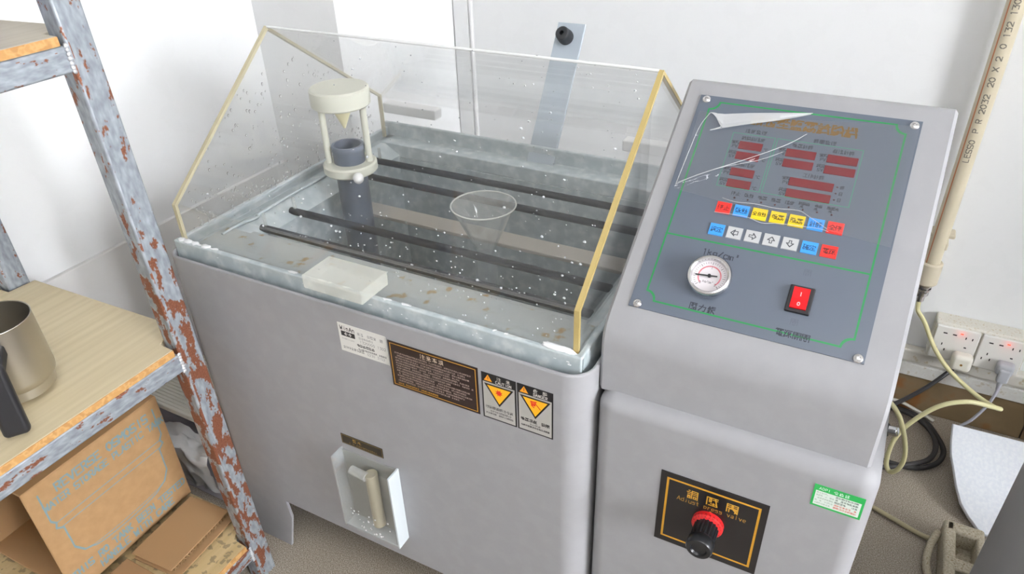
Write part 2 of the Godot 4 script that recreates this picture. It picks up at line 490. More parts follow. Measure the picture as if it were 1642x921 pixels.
# ---------------------------------------------------------------- the room
func room() -> void:
	var lx := -0.51
	var bz := -1.035
	var rx := 4.4
	var fz := 3.4
	var top := 2.8
	var mb := MB.new()
	mb.box(Vector3((lx + rx) / 2, -0.05, (bz + fz) / 2), Vector3(rx - lx + 0.4, 0.1, fz - bz + 0.4))
	struct("floor", mb, M.floor)
	mb = MB.new()
	mb.box(Vector3((lx + rx) / 2, top + 0.05, (bz + fz) / 2), Vector3(rx - lx + 0.4, 0.1, fz - bz + 0.4))
	struct("ceiling", mb, M.ceiling)
	mb = MB.new()
	mb.box(Vector3((lx + rx) / 2, top / 2, bz - 0.08), Vector3(rx - lx + 0.32, top, 0.16))
	struct("wall_back", mb, M.wall)
	mb = MB.new()
	mb.box(Vector3(lx - 0.08, top / 2, (bz + fz) / 2), Vector3(0.16, top, fz - bz))
	struct("wall_left", mb, M.wall)
	# the pier in the corner and the slim return beside it
	mb = MB.new()
	mb.extrude(PackedVector2Array([Vector2(lx, bz), Vector2(lx, -0.676), Vector2(-0.255, -0.676), Vector2(-0.165, bz)]), Transform3D(Basis(UX, Vector3(0, 0, 1), DOWN), Vector3(0, top, 0)), top, 0.0)
	struct("wall_pier", mb, M.wall)
	mb = MB.new()
	mb.box(Vector3(-0.141, top / 2, bz + 0.004), Vector3(0.046, top, 0.008), 0.003)
	struct("trim_1", mb, M.wall)
	mb = MB.new()
	mb.tube([Vector3(-0.112, 0.0, bz + 0.004), Vector3(-0.112, 1.4, bz + 0.004), Vector3(-0.112, top, bz + 0.004)], 0.006, 8, 2)
	struct("trim_2", mb, M.white)
	# smooth panel along the foot of the left wall
	mb = MB.new()
	mb.box(Vector3(lx + 0.006, 0.264, 0.3), Vector3(0.012, 0.528, 1.95), 0.002)
	struct("trim_3", mb, mat(c8(244, 243, 242), 0.6))
	# right wall with a window, wall behind the camera with a wide one
	walls_with_opening("wall_right", Vector3(rx + 0.08, 0, 0), true, bz, fz, 0.1, 1.7, 1.0, 2.6, top)
	mb = MB.new()
	mb.box(Vector3((lx + rx) / 2, top / 2, fz + 0.08), Vector3(rx - lx, top, 0.16))
	struct("wall_front", mb, M.wall)
	window_frame("window_1", Vector3(rx + 0.08, 0, 0), true, 0.1, 1.7, 1.0, 2.6)
	# tiled foot of the back wall
	var bb := MB.new()
	bb.box(Vector3(1.0, 0.052, bz + 0.004), Vector3(2.3, 0.104, 0.008))
	var b := struct("baseboard_back", bb, mat(c8(120, 112, 98), 0.8))
	for i in 7:
		var m := MB.new()
		m.box(Vector3(0.30 + i * 0.302, 0.052, bz + 0.011), Vector3(0.2995, 0.1025, 0.011), 0.0015, 1)
		put("tile", m, triplanar(mat(Color.WHITE, 0.45), M.tile_tex[i % 3] if M.has("tile_tex") else tile_tex(i % 3), 2.0), b)
	mb = MB.new()
	mb.box(Vector3(1.0, 0.124, bz + 0.012), Vector3(2.3, 0.036, 0.024), 0.003)
	struct("trim_4", mb, triplanar(mat(Color.WHITE, 0.6), noise_tex(0.03, [c8(216, 214, 209), c8(222, 221, 217), c8(184, 172, 150)], [0.3, 0.65, 1.0]), 3.0))
	mb = MB.new()
	mb.box(Vector3(1.0, 0.166, bz + 0.014), Vector3(2.3, 0.034, 0.028), 0.006)
	mb.box(Vector3(1.0, 0.1455, bz + 0.009), Vector3(2.3, 0.009, 0.018))
	struct("trim_5", mb, triplanar(mat(Color.WHITE, 0.6), noise_tex(0.02, [c8(212, 208, 199), c8(217, 214, 206), c8(176, 158, 124)], [0.3, 0.72, 1.0], 512, FastNoiseLite.TYPE_SIMPLEX, 4, 4), 3.0))

func tile_tex(i: int) -> Texture2D:
	return noise_tex(0.012, [c8(120, 101, 74).darkened(0.03 * i), c8(132, 112, 84), c8(140, 88, 44)], [0.3, 0.7, 0.99], 256, FastNoiseLite.TYPE_SIMPLEX, 4, 20 + i)

func walls_with_opening(called: String, at: Vector3, along_z: bool, a0: float, a1: float, o0: float, o1: float, y0: float, y1: float, top: float) -> void:
	var mb := MB.new()
	for r in [[a0, o0, 0.0, top], [o1, a1, 0.0, top], [o0, o1, 0.0, y0], [o0, o1, y1, top]]:
		var c := at + Vector3(0, (r[2] + r[3]) / 2, 0)
		var s := Vector3(0.16, r[3] - r[2], 0.16)
		if along_z:
			c.z = (r[0] + r[1]) / 2; s.z = r[1] - r[0]
		else:
			c.x = (r[0] + r[1]) / 2; s.x = r[1] - r[0]
		mb.box(c, s)
	struct(called, mb, M.wall)

func window_frame(called: String, at: Vector3, along_z: bool, o0: float, o1: float, y0: float, y1: float) -> void:
	var mb := MB.new()
	var ym := (y0 + y1) / 2
	var om := (o0 + o1) / 2
	for r in [[o0, o0 + 0.05, y0, y1], [o1 - 0.05, o1, y0, y1], [om - 0.025, om + 0.025, y0, y1], [o0, o1, y0, y0 + 0.05], [o0, o1, y1 - 0.05, y1]]:
		var c := at + Vector3(0, (r[2] + r[3]) / 2, 0)
		var s := Vector3(0.06, r[3] - r[2], 0.06)
		if along_z:
			c.z = (r[0] + r[1]) / 2; s.z = r[1] - r[0]
		else:
			c.x = (r[0] + r[1]) / 2; s.x = r[1] - r[0]
		mb.box(c, s, 0.006)
	struct(called, mb, M.white)

# ---------------------------------------------------------------- the spray chamber: housing
func wall_strip(mb: MB, outl: PackedVector2Array, y0: float, y1: float, th: float) -> void:
	# open run of wall seen from above: x, z points from left to right; th thickness inwards, rounded rim on top
	var m := outl.size()
	var nr := []
	for i in m:
		var d := (outl[mini(i + 1, m - 1)] - outl[maxi(i - 1, 0)]).normalized()
		nr.append(Vector2(-d.y, d.x))
	var sec := [Vector2(0, y0), Vector2(0, y1 - th / 2)]
	for k in range(1, 6):
		var a := PI * k / 6
		sec.append(Vector2(th / 2 - cos(a) * th / 2, y1 - th / 2 + sin(a) * th / 2))
	sec.append(Vector2(th, y1 - th / 2)); sec.append(Vector2(th, y0)); sec.append(Vector2(0, y0))
	for i in m - 1:
		for k in sec.size() - 1:
			var d: Vector2 = (sec[k + 1] - sec[k]).normalized()
			var f := func(j: int, q: Vector2) -> Vector3:
				var p: Vector2 = outl[j] - nr[j] * q.x
				return Vector3(p.x, q.y, p.y)
			var g := func(j: int) -> Vector3: return Vector3(nr[j].x * d.y, d.x * 1.0, nr[j].y * d.y).normalized() if absf(d.x) < 0.999 else Vector3(0, signf(d.x), 0)
			mb.quad(f.call(i, sec[k]), f.call(i + 1, sec[k]), f.call(i + 1, sec[k + 1]), f.call(i, sec[k + 1]), g.call(i), g.call(i + 1), g.call(i + 1), g.call(i))

func machine_body() -> void:
	chamber = thing("spray_chamber", "large grey spray test chamber with a clear gabled lid and sloped control panel", "test machine")
	var mb := MB.new()
	var x0 := -0.112
	var x1 := 0.652
	var outl := PackedVector2Array([Vector2(x0, -0.64)])
	outl.append_array(arc2(Vector2(x0 + 0.03, -0.03), 0.03, PI, PI / 2, 8))
	outl.append_array(arc2(Vector2(x1 - 0.036, -0.036), 0.036, PI / 2, 0.0, 10))
	outl.append(Vector2(x1, -0.64))
	wall_strip(mb, outl, 0.146, 0.682, 0.006)
	mb.box(Vector3((x0 + x1) / 2, 0.41, -0.637), Vector3(x1 - x0, 0.53, 0.006))
	mb.box(Vector3((x0 + x1) / 2, 0.15, -0.32), Vector3(x1 - x0 - 0.02, 0.008, 0.62))
	# the feet cut out of the same sheet
	var leg := PackedVector2Array([Vector2(x0 + 0.012, 0.15), Vector2(x0 + 0.012, 0.0), Vector2(0.0, 0.0), Vector2(0.025, 0.1), Vector2(0.02, 0.15)])
	mb.extrude(leg, Transform3D(Basis(), Vector3(0, 0, -0.006)), 0.006, 0.0008)
	mb.extrude(leg, Transform3D(Basis(), Vector3(0, 0, -0.64)), 0.006, 0.0008)
	var side := PackedVector2Array([Vector2(-0.0, 0.15), Vector2(0.0, 0.0), Vector2(-0.11, 0.0), Vector2(-0.13, 0.1), Vector2(-0.13, 0.15)])
	mb.extrude(side, Transform3D(Basis(Vector3(0, 0, 1), Vector3(0, 1, 0), Vector3(-1, 0, 0)), Vector3(x0 + 0.006, 0, -0.01)), 0.006, 0.0008)
	put("tank_housing", mb, M.paint, chamber)

	# lower cabinet on the right
	mb = MB.new()
	mb.box(Vector3(0.8255, 0.363, -0.335), Vector3(0.339, 0.57, 0.63), 0.022, 5)
	for p in [Vector3(0.72, 0.04, -0.1), Vector3(0.95, 0.04, -0.1), Vector3(0.72, 0.04, -0.57), Vector3(0.95, 0.04, -0.57)]:
		mb.box(p, Vector3(0.05, 0.082, 0.05), 0.004)
	put("control_cabinet", mb, M.paint, chamber)
	# console with its sloped face: outline in z, y
	mb = MB.new()
	var s := Vector2(-0.306, 0.230).normalized()
	var pr := PackedVector2Array([Vector2(-0.357, 0.640), Vector2(-0.044, 0.640), Vector2(-0.0385, 0.645)])
	var foldp := Vector2(-0.0385, 0.741)
	var cut := 0.028
	var a := foldp - Vector2(0, cut)
	var b := foldp + s * cut
	for i in 9:
		var t := i / 8.0
		pr.append(a * (1 - t) * (1 - t) + foldp * 2 * t * (1 - t) + b * t * t)
	var topp := Vector2(-0.346, 0.972)
	a = topp - s * 0.012
	b = topp + Vector2(-0.004, -0.012)
	for i in 5:
		var t := i / 4.0
		pr.append(a * (1 - t) * (1 - t) + topp * 2 * t * (1 - t) + b * t * t)
	mb.extrude(pr, Transform3D(Basis(Vector3(0, 0, 1), Vector3(0, 1, 0), Vector3(-1, 0, 0)), Vector3(0.981, 0, 0)), 0.328, 0.004)
	put("control_console", mb, M.paint, chamber)

func machine_tank() -> void:
	# upper lip that stands inside the housing
	var mb := MB.new()
	mb.box(Vector3(0.2685, 0.662, -0.0205), Vector3(0.737, 0.082, 0.009), 0.003)
	mb.box(Vector3(-0.0955, 0.662, -0.315), Vector3(0.009, 0.082, 0.596), 0.003)
	mb.box(Vector3(0.6325, 0.662, -0.315), Vector3(0.009, 0.082, 0.596), 0.003)
	mb.box(Vector3(0.2685, 0.668, -0.611), Vector3(0.737, 0.094, 0.009), 0.003)
	# floor of the water seal, all round
	mb.box(Vector3(0.2685, 0.655, -0.034), Vector3(0.73, 0.06, 0.02))
	mb.box(Vector3(0.2685, 0.655, -0.596), Vector3(0.73, 0.06, 0.022))
	mb.box(Vector3(-0.084, 0.655, -0.315), Vector3(0.016, 0.06, 0.58))
	mb.box(Vector3(0.622, 0.655, -0.315), Vector3(0.016, 0.06, 0.58))
	put("tank_rim", mb, M.liner, chamber, "pale blue grey rim of the tank with salt marks")
	mb = MB.new()
	mb.box(Vector3(0.2685, 0.672, -0.077), Vector3(0.70, 0.03, 0.07), 0.003)
	mb.box(Vector3(0.2685, 0.662, -0.129), Vector3(0.66, 0.02, 0.020), 0.002)
	put("tank_ledge", mb, M.stained, chamber, "front ledge with brown rust stains")
	mb = MB.new()
	mb.box(Vector3(0.2685, 0.672, -0.575), Vector3(0.70, 0.03, 0.03), 0.003)
	put("tank_shelf", mb, M.well, chamber)
	mb = MB.new()
	for sx in [[-0.078, -0.030, 1.0], [0.616, 0.588, -1.0]]:
		mb = MB.new()
		var pl := PackedVector2Array([Vector2(sx[0], 0.684), Vector2(sx[0] + 0.012 * sx[2], 0.684), Vector2(sx[1], 0.662), Vector2(sx[1], 0.172), Vector2(sx[1] - 0.012 * sx[2], 0.172), Vector2(sx[1] - 0.012 * sx[2], 0.64), Vector2(sx[0], 0.65)])
		mb.extrude(pl, Transform3D(Basis(UX, Vector3(0, 1, 0), Vector3(0, 0, 1)), Vector3(0, 0, -0.575)), 0.50)
		put("tank_shelf", mb, M.liner, chamber)
	mb = MB.new()
	mb.tube([Vector3(-0.066, 0.687, -0.50), Vector3(-0.066, 0.687, -0.20), Vector3(-0.060, 0.685, -0.165), Vector3(-0.066, 0.687, -0.13), Vector3(-0.064, 0.687, -0.085)], 0.003, 6, 5)
	put("sealing_bead", mb, M.liner, chamber)
	mb = MB.new()
	mb.box(Vector3(0.279, 0.4125, -0.141), Vector3(0.62, 0.480, 0.008))
	put("tank_wall", mb, M.well, chamber)
	mb = MB.new()
	mb.box(Vector3(0.279, 0.415, -0.562), Vector3(0.62, 0.485, 0.008))
	put("tank_wall", mb, M.well, chamber)
	mb = MB.new()
	mb.box(Vector3(0.279, 0.172, -0.35), Vector3(0.63, 0.012, 0.43))
	put("tank_floor", mb, M.bottom, chamber, "stained bottom of the tank")
	mb = MB.new()
	mb.box(Vector3(0.279, 0.598, -0.418), Vector3(0.612, 0.008, 0.046), 0.002)
	put("cross_bar", mb, mat(c8(176, 170, 160), 0.45), chamber, "flat pale bar across the tank")
	# salt crust on the rim
	mb = MB.new()
	for p in [[0.600, 0.703, 0.022], [0.588, 0.704, 0.010], [0.618, 0.702, 0.010], [0.632, 0.700, 0.006], [-0.086, 0.703, 0.008], [-0.07, 0.703, 0.010], [-0.055, 0.7025, 0.008], [-0.03, 0.7025, 0.010], [-0.01, 0.7015, 0.006]]:
		mb.blob(Vector3(p[0], p[1], -0.0225), Vector3(p[2], minf(0.35 * p[2], 0.0048), 0.0055), 6, 9, 0.2, rng)
	for i in 18:
		var x := rng.randf_range(-0.09, 0.63)
		mb.blob(Vector3(x, 0.7025, -0.0215), Vector3(rng.randf_range(0.003, 0.012), 0.0007, 0.0036), 4, 6, 0.3, rng)
	for i in 22:
		var x := clampf(rng.randfn(0.42, 0.16), 0.0, 0.62)
		mb.blob(Vector3(x, rng.randf_range(0.684, 0.696), -0.0162), Vector3(rng.randf_range(0.001, 0.004), rng.randf_range(0.0006, 0.0016), 0.0004), 4, 6, 0.3, rng)
	var cr := put("salt_crust", mb, M.salt, chamber, "white dried salt on the rim")
	cr.set_meta("kind", "stuff")

# ---------------------------------------------------------------- the lid
func machine_lid() -> void:
	var lid := Node3D.new()
	lid.name = "lid"
	chamber.add_child(lid)
	var xl := -0.091
	var xr := 0.627
	# outline in z, y (front bottom, front bend, ridge, rear bend, rear bottom)
	var P := [Vector2(-0.028, 0.687), Vector2(-0.028, 0.764), Vector2(-0.301, 0.987), Vector2(-0.590, 0.781), Vector2(-0.590, 0.687)]
	var X := Transform3D(Basis(Vector3(0, 0, 1), Vector3(0, 1, 0), Vector3(-1, 0, 0)), Vector3(xr - 0.006, 0, 0))
	var names := ["front_skirt", "front_panel", "rear_panel", "rear_skirt"]
	for i in 4:
		var a: Vector2 = P[i]
		var b: Vector2 = P[i + 1]
		var d := (b - a).normalized()
		var nn := Vector2(d.y, -d.x) * 0.0055
		if nn.x * (-0.3 - a.x) > 0 and i != 1 and i != 2: nn = -nn
		nn = nn if (Vector2(-0.3, 0.8) - a).dot(nn) > 0 else -nn
		var mb := MB.new()
		mb.extrude(PackedVector2Array([a, b, b + nn, a + nn]), X, xr - xl - 0.012)
		put(names[i], mb, M.acrylic, lid)
	for e in 2:
		var xx := xr if e == 1 else xl + 0.006
		var mb := MB.new()
		mb.extrude(PackedVector2Array(P), Transform3D(X.basis, Vector3(xx, 0, 0)), 0.006)
		put("end_panel", mb, M.acrylic_end, lid)
		# yellowed glued seam along the end panel
		var q := []
		for i in 5:
			var dp: Vector2 = (P[i] - P[maxi(i - 1, 0)]).normalized()
			var dn: Vector2 = (P[mini(i + 1, 4)] - P[i]).normalized()
			if i == 0: dp = dn
			if i == 4: dn = dp
			var m := (dp + dn).normalized()
			q.append(Vector2(-m.y, m.x) / maxf(0.35, m.dot(dn)))
		var sm := MB.new()
		var w := 0.0045
		var out := PackedVector2Array()
		var ins := PackedVector2Array()
		for i in 5:
			var s: float = 1.0 if (P[i] - Vector2(-0.3, 0.8)).dot(q[i]) > 0 else -1.0
			out.append(P[i] + q[i] * s * 0.0006)
			ins.append(P[i] - q[i] * s * w)
		ins.reverse()
		out.append_array(ins)
		sm.extrude(out, Transform3D(X.basis, Vector3(xx + 0.0006, 0, 0)), 0.0072)
		put("glued_seam", sm, M.acrylic_edge if e == 1 else M.acrylic_pale, lid, "yellowed glued edge")
	# ridge edge, polished
	var rb := MB.new()
	rb.cyl(Vector3(xl + 0.006, 0.9862, -0.301), Vector3(xr - 0.006, 0.9862, -0.301), 0.0022, 8)
	put("ridge_edge", rb, mat(c8(238, 240, 240), 0.2), lid)
	var hb := MB.new()
	hb.box(Vector3(0.284, 0.737, 0.003), Vector3(0.104, 0.022, 0.060), 0.002)
	put("handle", hb, M.acrylic_block, lid, "thick clear acrylic handle block")
	for hx in [-0.018, 0.54]:
		var mb := MB.new()
		mb.box(Vector3(hx, 0.752, -0.606), Vector3(0.136, 0.022, 0.028), 0.003)
		put("hinge_block", mb, M.white, lid)
	# drops on the inside of the left end and of the front panel
	var dm := MB.new()
	for i in 340:
		var z := -0.05 - 0.5 * pow(rng.randf(), 0.8)
		var hmax := 0.764 + minf((-0.028 - z) * 0.816, (z + 0.59) * 0.71)
		var y := lerpf(0.71, minf(hmax, 0.93), pow(rng.randf(), 1.8))
		var r := rng.randf_range(0.0010, 0.0026)
		dm.blob(Vector3(xl + 0.0062, y, z), Vector3(r * 0.6, r * rng.randf_range(1.0, 1.5), r), 5, 7)
	var de := put("water_drops", dm, M.water, lid, "small water drops on the left end panel")
	de.set_meta("kind", "stuff")
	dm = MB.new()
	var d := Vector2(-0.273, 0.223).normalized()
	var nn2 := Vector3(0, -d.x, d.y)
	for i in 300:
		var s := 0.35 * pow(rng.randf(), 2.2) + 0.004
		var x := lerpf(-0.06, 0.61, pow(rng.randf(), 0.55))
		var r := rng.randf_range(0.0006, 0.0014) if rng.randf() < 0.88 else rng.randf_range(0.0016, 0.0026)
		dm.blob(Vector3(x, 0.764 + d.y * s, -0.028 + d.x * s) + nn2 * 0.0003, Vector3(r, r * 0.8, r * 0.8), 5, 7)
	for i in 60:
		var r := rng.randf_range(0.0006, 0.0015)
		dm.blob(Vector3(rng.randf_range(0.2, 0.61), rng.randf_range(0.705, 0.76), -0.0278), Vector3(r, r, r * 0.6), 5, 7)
	var dr := put("water_drops", dm, pane(c8(238, 242, 246, 0.4), 0.05), lid, "small water drops on the front panel")  # pale tint paints in the bright glints of the drops
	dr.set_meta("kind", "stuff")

	# bar that holds the open lid
	var bar := MB.new()
	var t := Vector3(0, 0.919 - 0.60, -0.745 + 0.545).normalized()
	var up := Basis(UX, t, UX.cross(t))
	bar.box(Vector3(0.296, 0.782, -0.6605), Vector3(0.06, 0.345, 0.006), 0.0012, 2, up)
	bar.box(Vector3(0.296, 0.62, -0.648), Vector3(0.06, 0.10, 0.010), 0.002)
	put("lid_support", bar, M.bar, chamber, "leaning pale steel bar with a black rubber bumper")
	var rub := MB.new()
	var c0 := Vector3(0.292, 0.903, -0.7345)
	rub.lathe([Vector2(0.0155, 0.0), Vector2(0.016, 0.004), Vector2(0.014, 0.026), Vector2(0.012, 0.028), Vector2(0.0045, 0.028), Vector2(0.0045, 0.016), Vector2(0.0, 0.016)], 24, Transform3D(Basis(UX, up.z, -up.y), c0 + up.z * 0.003))
	put("rubber_bumper", rub, M.rubber, chamber)

# ---------------------------------------------------------------- controls
var so := Vector3(0, 0.741, -0.0385)
var su := Vector3(0, 0.230, -0.306).normalized()
func on_slope(x: float, s: float, h := 0.0) -> Vector3:
	return so + Vector3(x, 0, 0) + su * s + Vector3(0, -su.z, su.y) * h

func machine_controls() -> void:
	var nn := Vector3(0, -su.z, su.y)
	var B := Basis(UX, su, nn)
	var k := 4000.0
	var ink := c8(40, 45, 56)
	var green := c8(36, 134, 74)
	var grey := c8(94, 102, 115)
	var im := canvas(1080, 1268, grey)
	var at := func(x: float, s: float) -> Vector2: return Vector2((x - 0.676) * k, (0.354 - s) * k)
	# green border with the corners cut in round the screws
	var corners := [Vector2(0.6925, 0.345), Vector2(0.931, 0.345), Vector2(0.931, 0.050), Vector2(0.6925, 0.050)]
	var pts := []
	var cc := 0.012
	for i in 4:
		var sx := 1.0 if i == 0 or i == 3 else -1.0
		var sy := -1.0 if i < 2 else 1.0
		var q := []
		for j in 7:
			var a := PI / 2 * j / 6
			q.append(corners[i] + Vector2(sx * cc * cos(a), sy * cc * sin(a)))
		if i == 0 or i == 2: q.reverse()
		pts.append_array(q)
	for i in pts.size():
		var a: Vector2 = pts[i]
		var b: Vector2 = pts[(i + 1) % pts.size()]
		line(im, at.call(a.x, a.y), at.call(b.x, b.y), green, 9)
	line(im, at.call(0.6925, 0.143), at.call(0.931, 0.143), green, 9)
	for r in [[0.7335, 0.3022, 0.7865, 0.2222], [0.7895, 0.3022, 0.8905, 0.2222]]:
		var a: Vector2 = at.call(r[0], r[1])
		var b: Vector2 = at.call(r[2], r[3])
		rect(im, Rect2(a, b - a), c8(58, 146, 108), 3)
	var gold := c8(116, 84, 22)
	centred(im, "精密型鹽霧試驗機", at.call(0.815, 0.3255), 54, gold, 7.5, 0.2)
	centred(im, "溫度監控", at.call(0.761, 0.3075), 20, ink, 2.6, 0.35)
	centred(im, "時間監控", at.call(0.845, 0.3065), 20, ink, 2.6, 0.35)
	centred(im, "試驗箱溫度", at.call(0.7605, 0.2965), 19, ink, 2.6)
	centred(im, "飽桶溫度", at.call(0.7605, 0.2568), 19, ink, 2.6)
	centred(im, "噴霧計時", at.call(0.821, 0.2960), 20, ink, 2.6)
	centred(im, "恒溫計時", at.call(0.869, 0.2960), 20, ink, 2.6)
	centred(im, "工作計時", at.call(0.843, 0.2562), 20, ink, 2.6)
	for d in [[0.7365, 0.2905, 0], [0.7365, 0.2755, 1], [0.7365, 0.2505, 0], [0.7365, 0.2340, 1], [0.7955, 0.2895, 0], [0.7955, 0.2745, 1], [0.8445, 0.2895, 0], [0.8445, 0.2745, 1], [0.8095, 0.2500, 0], [0.8095, 0.2335, 1]]:
		write(im, "實際" if d[2] == 0 else "設定", at.call(d[0] - 0.0012, d[1] + 0.0002), 17, ink, 2.6, 0.15)
		write(im, "PV" if d[2] == 0 else "SV", at.call(d[0] + 0.0005, d[1] - 0.0057), 16, ink, 2.6, 0.3)
	for s in [0.281, 0.2655, 0.2405, 0.2240]:
		write(im, "°C", at.call(0.7765, s + 0.004), 15, ink, 2.6, 0.1)
	for i in 3:
		write(im, ["時", "分", "秒"][i] if i == 0 else "日", at.call(0.876, 0.2490 - i * 0.0088), 16, ink, 2.6)
	var labels := ["停止", "啟動", "噴霧", "除霧", "超溫", "水位", "水位", "水位"]
	for i in 8:
		var x := 0.7597 + i * 0.01639
		if i < 5: centred(im, ["停止", "啟動", "噴霧", "除霧", "溫度"][i], at.call(x, 0.2150), 18, ink, 2.6)
		else:
			centred(im, ["試驗箱", "飽桶", "除鹽水"][i - 5], at.call(x, 0.2170), 14, ink, 2.6)
			centred(im, "水位", at.call(x, 0.2128), 14, ink, 2.6)
	centred(im, "1kg/cm²", at.call(0.7645, 0.1285), 32, ink, 3.5, 0.12, 1.1)
	centred(im, "壓力錶", at.call(0.763, 0.0560), 32, ink, 3.5, 0.35)
	centred(im, "開", at.call(0.8660, 0.1290), 30, c8(86, 94, 106), 3)
	centred(im, "關", at.call(0.8663, 0.0655), 30, c8(86, 94, 106), 3)
	centred(im, "電源開關", at.call(0.8680, 0.0500), 32, ink, 3.5, 0.2)
	var mb := plate(on_slope(0.676, 0.354), UX, -su, 0.270, 0.317, 0.0015)
	put("control_plate", mb, printed(im, 0.35), chamber, "grey printed control plate with a green border")
	var cp := chamber.get_node("control_plate")
	for p in [[0.685, 0.3475], [0.938, 0.3468], [0.686, 0.0422], [0.939, 0.0418]]:
		var m := MB.new()
		m.lathe([Vector2(0.0058, 0.0), Vector2(0.0056, 0.001), Vector2(0.0042, 0.0024), Vector2(0.0022, 0.0028), Vector2(0.0016, 0.0014), Vector2(0.0, 0.0014)], 20, Transform3D(Basis(UX, nn, -su), on_slope(p[0], p[1], 0.0015)))
		put("screw", m, M.chrome, cp)
	var led := mat(c8(112, 16, 28), 0.25)
	for d in [[0.7447, 0.7740, 0.2908], [0.7447, 0.7740, 0.2752], [0.7447, 0.7740, 0.2508], [0.7447, 0.7740, 0.2342], [0.8034, 0.8390, 0.2900], [0.8034, 0.8390, 0.2748], [0.8524, 0.8875, 0.2900], [0.8524, 0.8875, 0.2742], [0.8169, 0.8683, 0.2502], [0.8169, 0.8683, 0.2340]]:
		var m := MB.new()
		m.box(on_slope((d[0] + d[1]) / 2, d[2] - 0.0055, 0.0016), Vector3(d[1] - d[0], 0.0115, 0.0012), 0.0003, 1, B)
		put("led_display", m, led, cp)
	var lamp := mat(c8(70, 24, 24), 0.4)
	for i in 8:
		var m := MB.new()
		m.blob(on_slope(0.7597 + i * 0.01639, 0.2088, 0.0015), Vector3(0.0014, 0.0012, 0.0012), 5, 8)
		put("indicator_light", m, lamp, cp)
	for i in 3:
		var m := MB.new()
		m.blob(on_slope(0.8725, 0.2468 - i * 0.0088, 0.0015), Vector3(0.0014, 0.0010, 0.0010), 5, 8)
		put("indicator_light", m, lamp, cp)
	# two rows of keys
	var cols := {"r": c8(222, 44, 38), "b": c8(58, 150, 236), "y": c8(232, 200, 24), "g": c8(186, 188, 190)}
	var rows := [["rbyyybr", ["停止", "啟動", "全自動", "噴霧", "除霧", "計時", "全停"], 0.192], ["bggggbr", ["設定", "←", "→", "↑", "↓", "確定", "電源"], 0.1607]]
	for r in 2:
		for i in 7:
			var x := 0.7508 + i * 0.0219
			var kc: Color = cols[rows[r][0][i]]
			var ki := canvas(72, 64, kc)
			var word: String = rows[r][1][i]
			if word.length() == 1: centred(ki, word, Vector2(36, 32), 34, c8(70, 72, 78), 4)
			else: centred(ki, word, Vector2(36, 32), 26 if word.length() == 2 else 19, kc.darkened(0.62), 3, 0.15)
			var key := put("key", plate(on_slope(x - 0.0087, rows[r][2] + 0.0077, 0.0015), UX, -su, 0.0174, 0.0154, 0.0012), printed(ki, 0.4), cp)
			var fr := MB.new()
			fr.box(on_slope(x, rows[r][2], 0.0015), Vector3(0.0186, 0.0166, 0.0010), 0.0004, 1, B)
			put("key_frame", fr, mat(kc.lerp(c8(110, 116, 126), 0.55), 0.5), cp)
	# loose protective film, torn along its upper left
	film(cp, nn)

	# pressure gauge
	var gc := on_slope(0.7612, 0.0945, 0.0015)
	var GX := Transform3D(Basis(UX, nn, -su), gc)
	mb = MB.new()
	mb.lathe([Vector2(0.0235, 0.0), Vector2(0.0240, 0.006), Vector2(0.0262, 0.007), Vector2(0.0265, 0.012), Vector2(0.0250, 0.0145), Vector2(0.0228, 0.0150), Vector2(0.0212, 0.0135), Vector2(0.0208, 0.0080)], 48, GX)
	put("pressure_gauge", mb, M.chrome, chamber, "round chrome pressure gauge")
	var pg := chamber.get_node("pressure_gauge")
	var di := canvas(256, 256, c8(224, 218, 222))
	for i in 31:
		var a := deg_to_rad(135 + i * 9)
		var d := Vector2(cos(a), sin(a))
		var big := i % 5 == 0
		line(di, Vector2(128, 128) + d * (96 if big else 104), Vector2(128, 128) + d * 114, c8(60, 56, 66), 3 if big else 2)
	for i in 61:
		var a := deg_to_rad(135 + i * 4.5)
		var d := Vector2(cos(a), sin(a))
		line(di, Vector2(128, 128) + d * 78, Vector2(128, 128) + d * 83, c8(206, 106, 118), 5)
	centred(di, "0", Vector2(74, 186), 18, c8(60, 56, 66), 2)
	centred(di, "1", Vector2(128, 58), 18, c8(60, 56, 66), 2)
	centred(di, "2", Vector2(184, 186), 18, c8(60, 56, 66), 2)
	centred(di, "kg/cm²", Vector2(128, 172), 18, c8(60, 56, 66), 2, 0.1)
	mb = MB.new()
	for i in 40:
		var a0 := TAU * i / 40
		var a1 := TAU * (i + 1) / 40
		var p0 := Vector3(cos(a0), 0, sin(a0))
		var p1 := Vector3(cos(a1), 0, sin(a1))
		mb.tri(GX * Vector3(0, 0.008, 0), GX * (p0 * 0.021 + Vector3(0, 0.008, 0)), GX * (p1 * 0.021 + Vector3(0, 0.008, 0)), nn, nn, nn, Vector2(0.5, 0.5), Vector2(0.5 + p0.x / 2, 0.5 + p0.z / 2), Vector2(0.5 + p1.x / 2, 0.5 + p1.z / 2))
	put("dial", mb, printed(di, 0.5), pg)
	mb = MB.new()
	var nd := Vector3(-0.98, 0, 0.10).normalized()
	mb.box(GX * (nd * 0.0035 + Vector3(0, 0.0105, 0)), Vector3(0.026, 0.0016, 0.0006), 0.0, 1, Basis(GX.basis * nd, GX.basis * nd.cross(Vector3.UP), nn))
	mb.cyl(GX * Vector3(0, 0.0085, 0), GX * Vector3(0, 0.0118, 0), 0.0020, 12)
	put("needle", mb, M.black, pg)

	# rocker switch
	mb = MB.new()
	mb.box(on_slope(0.8657, 0.0932, 0.003), Vector3(0.0275, 0.0335, 0.0050), 0.0015, 2, B)
	put("power_switch", mb, M.black, chamber, "red rocker switch in a black frame")
	var sw := chamber.get_node("power_switch")
	var si := canvas(128, 180, c8(222, 18, 28))
	line(si, Vector2(64, 40), Vector2(64, 66), c8(250, 190, 190), 7)
